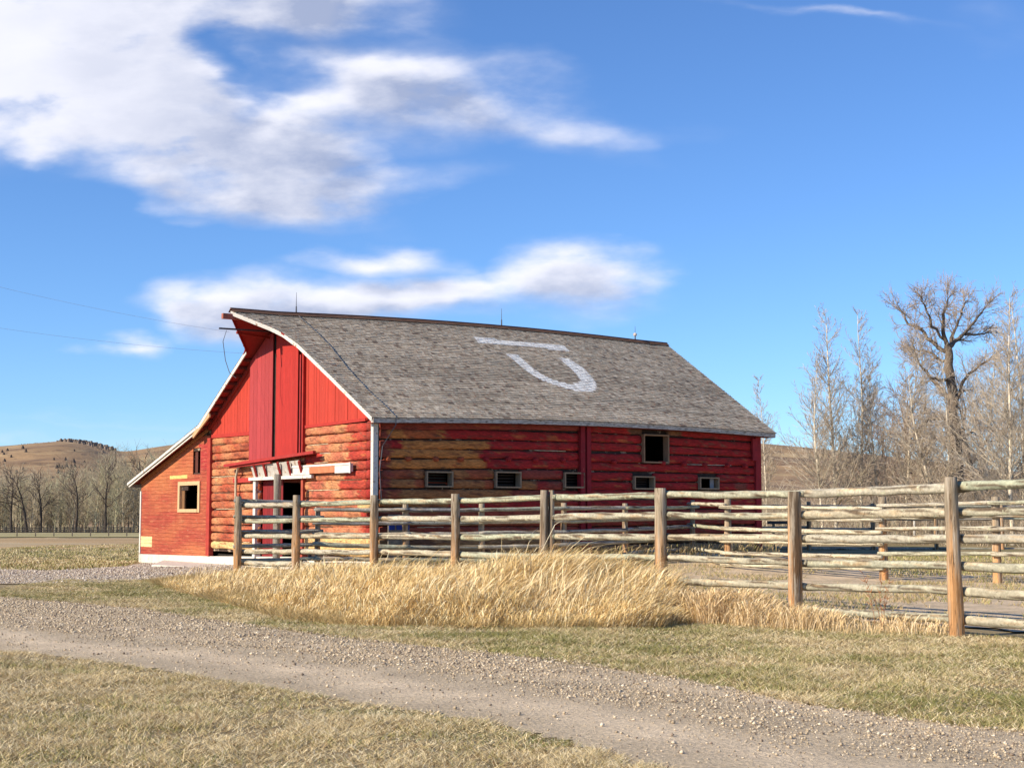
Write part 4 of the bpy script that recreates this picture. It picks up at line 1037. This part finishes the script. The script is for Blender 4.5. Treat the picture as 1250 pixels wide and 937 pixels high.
def brush(name, label, regs, seed, h0, h1, n, cols, lean=.25, kind='stuff', rad=.012, sub=3):
    r = random.Random(seed); S = Segs()
    for _ in range(n):
        x0, x1, y0, y1 = r.choice(regs); x = r.uniform(x0, x1); y = r.uniform(y0, y1); h = r.uniform(h0, h1)
        c = r.choice(cols); k_ = r.uniform(.7, 1.2); cf = lambda zz: tuple(v*k_ for v in c)
        d = (Vector((0, 0, 1)) + vrand(r, lean)).normalized(); p = Vector((x, y, gzf(x, y)))
        pts = limb(S, r, p, d, h, rad*r.uniform(.8, 1.8), 4, .12, .05, cf)
        for (q, dq, rq) in pts:
            for _ in range(sub): limb(S, r, q.copy(), side_dir(r, dq, r.uniform(.3, .9)), h*r.uniform(.15, .4), max(.007, rq*.5), 2, .15, .04, cf, tip=.5)
    return tag(S.build(name, M['bark'], None, 3), label=label, cat='undergrowth', kind=kind)
brush('brush', 'pale twiggy brush below the bare trees on the right', [(11.5, 29, 66, 84), (20, 30, 64, 80)], 3, .9, 2.6, 1500, [(.50, .40, .28), (.40, .30, .21), (.58, .49, .36)])

# woodland on the left, far away: one mass plus the dark trees that stand out
r = random.Random(77); S = Segs()
for i in range(760):
    y = r.uniform(266, 340); u = r.uniform(-120, 300) if r.random() < .8 else r.uniform(300, 1300); x = (u-625)/1847*y
    hmax = float(np.interp(u, [-120, 0, 60, 90, 120, 170, 230, 300, 900, 1300], [11, 10.5, 9.5, 11.5, 12, 12.5, 13, 12, 5, 4])); z = gzf(x, y)
    h = hmax*r.uniform(.5, 1.02); c = r.choice([(.44, .36, .25), (.52, .44, .31), (.30, .235, .165), (.46, .43, .28)]); k_ = r.uniform(.8, 1.1)
    if h < 4.5: c = (.52, .48, .31)
    cf = lambda zz: tuple(v*k_ for v in c)
    pts = limb(S, r, Vector((x, y, z)), Vector((r.uniform(-.1, .1), 0, 1)).normalized(), h, .09, 7, .05, .02, cf)
    for (q, dq, rq) in pts:
        for _ in range(5):
            ln = h*r.uniform(.12, .3); b1 = limb(S, r, q.copy(), side_dir(r, dq, r.uniform(.35, .9)), ln, .035, 2, .12, .08, cf)
            for (q2, d2, _r) in b1:
                for _k in range(2): limb(S, r, q2.copy(), side_dir(r, d2, r.uniform(.4, .8)), ln*.5, .022, 1, .1, .05, cf, tip=.6)
tag(S.build('woodland', M['bark'], None, 3), label='grey brown leafless woodland filling the valley on the left', cat='woodland', kind='stuff')
r = random.Random(8)
for (u, y, vt, ln, lb, sd) in [(14, 262, 568, (-.06, 0), 'dark bare tree at the far left of the woodland', 1), (33, 262, 553, (-.08, 0), 'dark forked dead tree second from the left in the woodland', 2),
      (50, 264, 566, (.0, 0), 'short dark tree right of the forked dead tree', 3), (92, 262, 556, (.12, 0), 'dark tree leaning right in the middle of the woodland', 4),
      (128, 263, 548, (.10, 0), 'tall dark bare tree with a wide fork left of the barn', 5), (176, 258, 538, (-.05, 0), 'dark bare tree showing just above the lean-to roof', 6)]:
    b = at(u, 640, y); t = at(u, vt, y); h = t.z - gzf(b.x, y)
    cottonwood('bare_tree', b.x, y, h, lb, 300+sd, rt=.26, levels=2, first=.5, lean=ln, col=(.07, .055, .045), twig=(.13, .10, .08), group='dark trees in the far woodland', twr=.05, ch=(3, 2, 3), fine=0)

# dark conifer patch on the crest of the far hill
S = Segs(); r = random.Random(4)
for i in range(900):
    u = r.gauss(100, 17) if r.random() < .8 else r.uniform(20, 140)
    if not 15 < u < 142: continue
    rr = (1099 - abs(r.gauss(0, 70))*(.3 + .7*min(1, max(0, (u-70)/50)))) if u > 66 else r.uniform(1085, 1100); rr = max(800, rr); z = hill_z(u, rr); x = (u-625)/1847*rr
    h = r.uniform(.7, 2.4) if u > 70 else r.uniform(.6, 1.3); S.add((x, rr, z-1), (x, rr, z+h), h*.8, h*.3, sh((.20, .155, .12), r.uniform(.7, 1.5)))
for i in range(60):
    u = r.choice([r.uniform(-10, 30), r.uniform(70, 150), r.uniform(60, 90)]); rr = r.uniform(700, 900); z = hill_z(u, rr); x = (u-625)/1847*rr; h = r.uniform(.8, 2)
    S.add((x, rr, z-1), (x, rr, z+h), h*.8, .3, (.12, .09, .07))
tag(S.build('hilltop_wood', M['bark'], None, 5), label='dark patch of woods on the crest of the left hill', cat='woodland', kind='stuff')

# ------------------------------------------------------------------ grass and stones
rng = np.random.default_rng(12)
def scatter(poly, dens, minu=None):
    poly = np.array(poly); x0, y0 = poly.min(0); x1, y1 = poly.max(0); n = int((x1-x0)*(y1-y0)*dens)
    x = rng.uniform(x0, x1, n); y = rng.uniform(y0, y1, n); k = inside_poly(x, y, poly)
    k &= (np.abs(x/y) < .46) & (y > 8.0)
    return x[k], y[k]
def blades(name, x, y, h, wd, lay, col, label, wind=(0, 0), seg=1, cat='grass', droop=.3, kind='stuff'):
    """triangular blades; lay = how far the tip leans sideways relative to height"""
    n = len(x); th = rng.uniform(0, 2*np.pi, n); fx, fy = np.cos(th), np.sin(th)
    la = lay*rng.uniform(.3, 1.2, n)*h; phi = rng.uniform(0, 2*np.pi, n)
    tx = x + np.cos(phi)*la + wind[0]*h; ty = y + np.sin(phi)*la + wind[1]*h
    z = gz(x, y)
    if seg == 1:
        V = np.stack([np.stack([x-fx*wd/2, y-fy*wd/2, z], 1), np.stack([x+fx*wd/2, y+fy*wd/2, z], 1), np.stack([tx, ty, z+h], 1)], 1)
        F = np.arange(3*n).reshape(n, 3); C = np.repeat(col, 3, axis=0)
    else:
        mxp = x + (tx-x)*.35; myp = y + (ty-y)*.35; hm = h*.6
        ux, uy = x + (tx-x)*.72, y + (ty-y)*.72; hu = h*.9; w2 = wd*1.7
        V = np.stack([np.stack([x-fx*wd/2, y-fy*wd/2, z], 1), np.stack([x+fx*wd/2, y+fy*wd/2, z], 1),
                      np.stack([mxp+fx*wd/2.4, myp+fy*wd/2.4, z+hm], 1), np.stack([mxp-fx*wd/2.4, myp-fy*wd/2.4, z+hm], 1),
                      np.stack([ux+fx*w2/2, uy+fy*w2/2, z+hu], 1), np.stack([ux-fx*w2/2, uy-fy*w2/2, z+hu], 1),
                      np.stack([tx, ty, z+h*(1-droop*.1)], 1)], 1)
        b = np.arange(n)[:, None]*7
        F = np.concatenate([b+np.array([[0, 1, 2]]), b+np.array([[0, 2, 3]]), b+np.array([[3, 2, 4]]), b+np.array([[3, 4, 5]]), b+np.array([[5, 4, 6]])])
        C = np.repeat(col, 7, axis=0)
    return tag(link_mesh(name, V.reshape(-1, 3), F, C, M['grass']), label=label, cat=cat, kind=kind)
def palette(n, cols, w_, mixn=None):
    cols = np.array(cols); idx = rng.choice(len(cols), n, p=np.array(w_)/sum(w_)); c = cols[idx]*rng.uniform(.75, 1.2, (n, 1)); return c
STRAW = (.66, .52, .28); PALE = (.82, .70, .45); OLIVE = (.31, .28, .09); GREEN = (.19, .215, .065); BRN = (.30, .19, .09)
def lawn(name, poly, dens, hh, wd, label, green=.3, lay=2.4):
    x, y = scatter(poly, dens); n = len(x)
    c1 = vnoise(x, y, 1.6, 21)*.6 + vnoise(x, y, 5, 22)*.4
    c1 = c1*.7 + .3*vnoise(x, y, 11, 27); k = rng.random(n) < np.clip(2.6*(c1-.24), .12, 1); x, y, c1 = x[k], y[k], c1[k]; n = len(x)
    gp = vnoise(x, y, .8, 23)*.6 + vnoise(x, y, 2.5, 24)*.4
    isg = rng.random(n) < np.clip((gp - .62 + green)*1.6, .04, .9)
    col = palette(n, [STRAW, PALE, BRN], [5, 3, 2]); gc = palette(n, [OLIVE, GREEN, (.30, .27, .10)], [4, 3, 3]); col = np.where(isg[:, None], gc, col)
    h = hh*rng.uniform(.3, 1.25, n)*(.25 + 1.5*c1**1.5)
    return blades(name, x, y, h, wd*(.7 + .6*rng.random(n))*(y/14)**.5, lay, col, label)
NEAR = [(2.1, 9.0), (1.0, 10.95), (.57, 11.76), (-.36, 13.36), (-1.67, 14.78), (-2.74, 15.95), (-4.68, 18.12), (-6.46, 19.8), (-9.5, 22.8), (-12.5, 26.2), (-12.5, 22), (-4.5, 8)]
lawn('lawn_grass', NEAR, 6000, .052, .0075, 'matted dry lawn grass in the near left corner, below the road', .17)
RL = [(-11, 32.2), (-7.03, 28.4), (-5.0, 25.2), (-2.71, 22.2), (-1.15, 20.2), (.55, 18.5), (1.82, 16.4), (2.63, 14.5), (3.41, 13.2), (4.21, 12.4), (5.6, 10.8), (9, 10), (9, 21.5), (6.6, 22.3), (3.4, 24.5), (1.0, 24.8), (-1.5, 26), (-4, 30), (-8, 40), (-12, 40), (-12, 36)]
lawn('lawn_grass', RL, 3800, .058, .009, 'olive and straw lawn grass between the road and the corral fence', .33, 2.4)
for poly_, lb_ in ((NEAR, 'long pale straws lying loose on the near lawn'), (RL, 'long pale straws lying loose on the lawn beyond the road')):
    x, y = scatter(poly_, 420); cl = vnoise(x, y, 1.1, 71); k = rng.random(len(x)) < cl*1.2 - .1; x, y = x[k], y[k]; n = len(x)
    blades('lawn_straw', x, y, .035*rng.uniform(.2, 1.4, n), .006 + .005*rng.random(n), 5.0, palette(n, [(.85, .71, .45), (.72, .55, .29), (.55, .39, .18)], [4, 3, 1]), lb_)
    x, y = scatter(poly_, 500); cl = vnoise(x, y, 1.4, 74)*.6 + vnoise(x, y, 4.5, 75)*.4; k = cl > .66; x, y = x[k], y[k]; n = len(x)
    blades('grass_tufts', x, y, .07*rng.uniform(.4, 1.3, n), .008, 1.3, palette(n, [OLIVE, GREEN, (.40, .33, .13), STRAW], [3, 1, 3, 3]), 'greener tufts standing out of the ' + ('near lawn' if poly_ is NEAR else 'lawn beyond the road'))
LG = [on_ground(*q) for q in [(-80, 670), (0, 671), (60, 667), (172, 665), (174, 685), (150, 691), (60, 697), (-80, 695)]]
lawn('rough_grass', LG, 500, .11, .018, 'ochre and green rough grass left of the barn before the dirt field', .40, .9)

# tall golden grass before the fence
TALL = [(-7.2, 40.5), (-8.6, 42), (-9.2, 38.6), (-6.4, 31.5), (-4.9, 28.2), (-3.9, 25.5), (-2.5, 24.0), (-1.0, 23.6), (.8, 23.4), (2.3, 23.6), (2.9, 24.5), (2.55, 28.2), (.8, 31.0), (-1.2, 33.8), (-3.2, 36.5), (-5.4, 39.4)]
FRONT = resample([(-7.2, 41.5), (-8.9, 41.0), (-9.2, 38.6), (-6.4, 31.5), (-4.9, 28.2), (-3.9, 25.5), (-2.5, 24.0), (-1.0, 23.6), (.8, 23.4), (2.3, 23.6), (2.9, 24.5)], 90)
def front_d(x, y):
    d = np.full(x.shape, 1e9)
    for p in FRONT: d = np.minimum(d, np.hypot(x - p[0], y - p[1]))
    return d
x, y = scatter(TALL, 4000); n = len(x)
uu = 625 + x/y*1847
cl = vnoise(x, y, 1.3, 31)*.45 + vnoise(x, y, .5, 32)*.35 + vnoise(x, y, 3.6, 33)*.2
left = 1 - smooth(250, 430, uu)
fd = front_d(x, y) + 1.5*(vnoise(x, y, .8, 35) - .5) + .5*(vnoise(x, y, 3, 38) - .5)
k = rng.random(n) < (.12 + 1.15*cl)*(1 - .65*left*(vnoise(x, y, .9, 34) > .40))*smooth(-.15, .7, fd)
x, y, cl, left, fd = x[k], y[k], cl[k], left[k], fd[k]; n = len(x)
hump_h = np.exp(-((x - .6)/1.7)**2)*np.exp(-((y - 29.0)/3.2)**2)
h = (.10 + .54*cl + .28*hump_h)*(.45 + .55*smooth(.1, 1.9, fd))*np.clip(rng.normal(1, .26, n), .35, 1.9)*(1 - .5*left)
h = np.where(rng.random(n) < .03, h*1.2 + .06, h)
col = palette(n, [(.90, .65, .29), (.96, .76, .42), (.68, .45, .18), (.32, .20, .08), (.97, .86, .58), (.46, .40, .20)], [5, 4, 3, 2.8, 1.6, 1.2])
wx = .34 + .7*(vnoise(x, y, .7, 36) - .45) + .3*(vnoise(x, y, 2.6, 37) - .5) + rng.normal(0, .12, n)
blades('tall_grass', x, y, h, .0032 + .0034*rng.random(n), .65, col, 'tall golden dry grass thicket in front of the corral fence', wind=(wx, .15*(vnoise(x, y, .9, 39) - .5)), seg=2)
x, y = scatter(TALL, 70); fd = front_d(x, y); k = (fd > .6) & (rng.random(len(x)) < vnoise(x, y, 1.2, 81)*1.5 - .2); x, y = x[k], y[k]; n = len(x)
uu = 625 + x/y*1847; col = palette(n, [(.95, .80, .50), (.80, .60, .32), (.60, .40, .20)], [4, 3, 2])
blades('seed_stalks', x, y, (.62 + .35*np.exp(-((x - .6)/2.)**2))*rng.uniform(.6, 1.15, n)*(1 - .35*(1 - smooth(250, 430, uu))), (.0045 + .003*rng.random(n)), .55, col, 'loose pale seed stalks rising above the tall golden grass', wind=(.35 + rng.normal(0, .2, n), rng.normal(0, .1, n)), seg=2)
x, y = scatter(TALL, 1600); n = len(x); col = palette(n, [(.66, .47, .22), (.50, .35, .16), (.32, .27, .10)], [4, 3, 2])
blades('tall_grass', x, y, .16*rng.uniform(.5, 1.3, n), .010, 2.2, col, 'matted old straw lying under the tall golden grass')
# grass along the foot of the fence to the right
FG = [(2.4, 28.6), (2.6, 26.0), (3.0, 24.2), (5.3, 22.3), (6.3, 22.0), (6.6, 22.6), (5.0, 25.4), (3.2, 28.6)]
x, y = scatter(FG, 2600); n = len(x); cl = vnoise(x, y, 2.0, 41)*.7 + vnoise(x, y, .9, 42)*.3
k = rng.random(n) < cl*1.7 - .35; x, y, cl = x[k], y[k], cl[k]; n = len(x)
dist = np.clip(1 - smooth(3.0, 5.6, x)*.5, 0, 1)
k = rng.random(n) < 1 - .75*smooth(2.9, 5.4, x); x, y, cl, dist = x[k], y[k], cl[k], dist[k]; n = len(x)
h = (.14 + .48*cl)*rng.uniform(.5, 1.2, n)*dist
col = palette(n, [(.80, .58, .30), (.88, .70, .44), (.62, .42, .20), (.36, .25, .12)], [5, 4, 3, 2])
blades('fence_grass', x, y, h, .004 + .0035*rng.random(n), .7, col, 'thin tan grass along the foot of the front fence to the right', wind=(.15, 0), seg=2)
# corral weeds and dry tufts
x, y = scatter([(-4.2, 41), (-2, 36.5), (1.5, 32), (4, 28.6), (7.6, 23), (30, 30), (30, 60), (9, 50), (-3.4, 43.2)], 150); n = len(x)
cl = vnoise(x, y, .55, 51)*.6 + vnoise(x, y, 2.2, 52)*.4; k = cl > .52; x, y, cl = x[k], y[k], cl[k]; n = len(x)
col = palette(n, [(.55, .41, .22), (.40, .30, .15), OLIVE, GREEN], [4, 3, 2.5, 1])
blades('corral_weeds', x, y, .12*rng.uniform(.4, 1.3, n), .022, 1.1, col, 'sparse dry tufts scattered over the corral dirt')
x, y = scatter([(4.4, 48.2), (8.7, 51.0), (8.9, 50.0), (2.5, 44.0), (-3.8, 40.5), (-4.4, 42.6)], 80); n = len(x)
col = palette(n, [(.55, .41, .22), (.40, .30, .15), OLIVE], [4, 3, 2]); blades('wall_weeds', x, y, .5*rng.uniform(.3, 1.2, n), .012, .5, col, 'dry stalks along the foot of the long log wall', wind=(.3, 0), seg=2)
# green strip beyond the inner fence
x, y = scatter([(10.5, 42), (34, 40), (36, 55), (12, 50)], 120); n = len(x)
col = palette(n, [OLIVE, GREEN, (.34, .30, .12), STRAW], [4, 3, 3, 2]); blades('pasture_grass', x, y, .13*rng.uniform(.4, 1.3, n), .03, .9, col, 'green grass strip behind the inner corral fence')
# reddish dry weed by the front fence
S = Segs(); r = random.Random(2); wb = Vector((5.55, 23.2, 0))
for i in range(5):
    pts = limb(S, r, Vector((r.uniform(-.12, .12), r.uniform(-.1, .1), 0)), (Vector((0, 0, 1))+vrand(r, .15)).normalized(), r.uniform(.6, 1.0), .006, 6, .1, .02, lambda z: (.30, .13, .06))
    for (q, dq, rq) in pts[2:]:
        for _ in range(2): limb(S, r, q.copy(), side_dir(r, dq, .8), .1, .006, 2, .2, 0, lambda z: (.45, .18, .07))
wo_ = S.build('dry_weed', M['bark'], None, 4); wo_.location = wb; tag(wo_, label='reddish dry weed with small seed heads at the front fence foot', cat='weed')

# gravel: real stones on the road and yard
OCT = np.array([(1, 0, 0), (0, 1, 0), (-1, 0, 0), (0, -1, 0), (0, 0, 1), (0, 0, -1)], float)
OF = np.array([(0, 1, 4), (1, 2, 4), (2, 3, 4), (3, 0, 4), (1, 0, 5), (2, 1, 5), (3, 2, 5), (0, 3, 5)])
def stones(name, x, y, size, cols, label):
    n = len(x); th = rng.uniform(0, 6.28, n); c, s = np.cos(th), np.sin(th)
    V = OCT[None]*rng.uniform(.6, 1.3, (n, 6, 1)); V = V*size[:, None, None]*np.array([1, .8, .62])
    X_ = V[..., 0]*c[:, None] - V[..., 1]*s[:, None]; Y_ = V[..., 0]*s[:, None] + V[..., 1]*c[:, None]
    V = np.stack([X_ + x[:, None], Y_ + y[:, None], V[..., 2] + (gz(x, y) + .018 + size*.3)[:, None]], -1)
    F = (np.arange(n)[:, None, None]*6 + OF[None]).reshape(-1, 3); C = np.repeat(cols, 6, axis=0)
    return tag(link_mesh(name, V.reshape(-1, 3), F, C, M['stone']), label=label, cat='gravel', kind='stuff')
x, y = scatter(ROAD, 950); n = len(x); d = road_t(x, y)
pz = .12 + .88*smooth(1.5, 2.6, d + .9*(vnoise(x, y, .5, 61) - .5)); pz *= .25 + 1.1*vnoise(x, y, 1.3, 62)
k = rng.random(n) < pz; x, y = x[k], y[k]; n = len(x)
size = np.clip(rng.lognormal(math.log(.0083), .5, n), .005, .03)*(y/18)**.3
cols = palette(n, [(.58, .47, .33), (.46, .36, .24), (.74, .63, .47), (.24, .18, .13)], [4, 5, 1.5, 2.2])
stones('gravel', x, y, size, cols, 'loose grey brown gravel stones on the road')
x, y = scatter(YARD, 130); n = len(x); size = np.clip(rng.lognormal(math.log(.022), .35, n), .01, .06)
stones('gravel', x, y, size, palette(n, [(.54, .46, .37), (.42, .36, .30), (.68, .60, .50), (.22, .18, .15)], [4, 4, 2, 2]), 'grey gravel stones on the yard beside the lean-to')
print('verts', sum(len(o.data.vertices) for o in bpy.data.objects if o.type == 'MESH'))
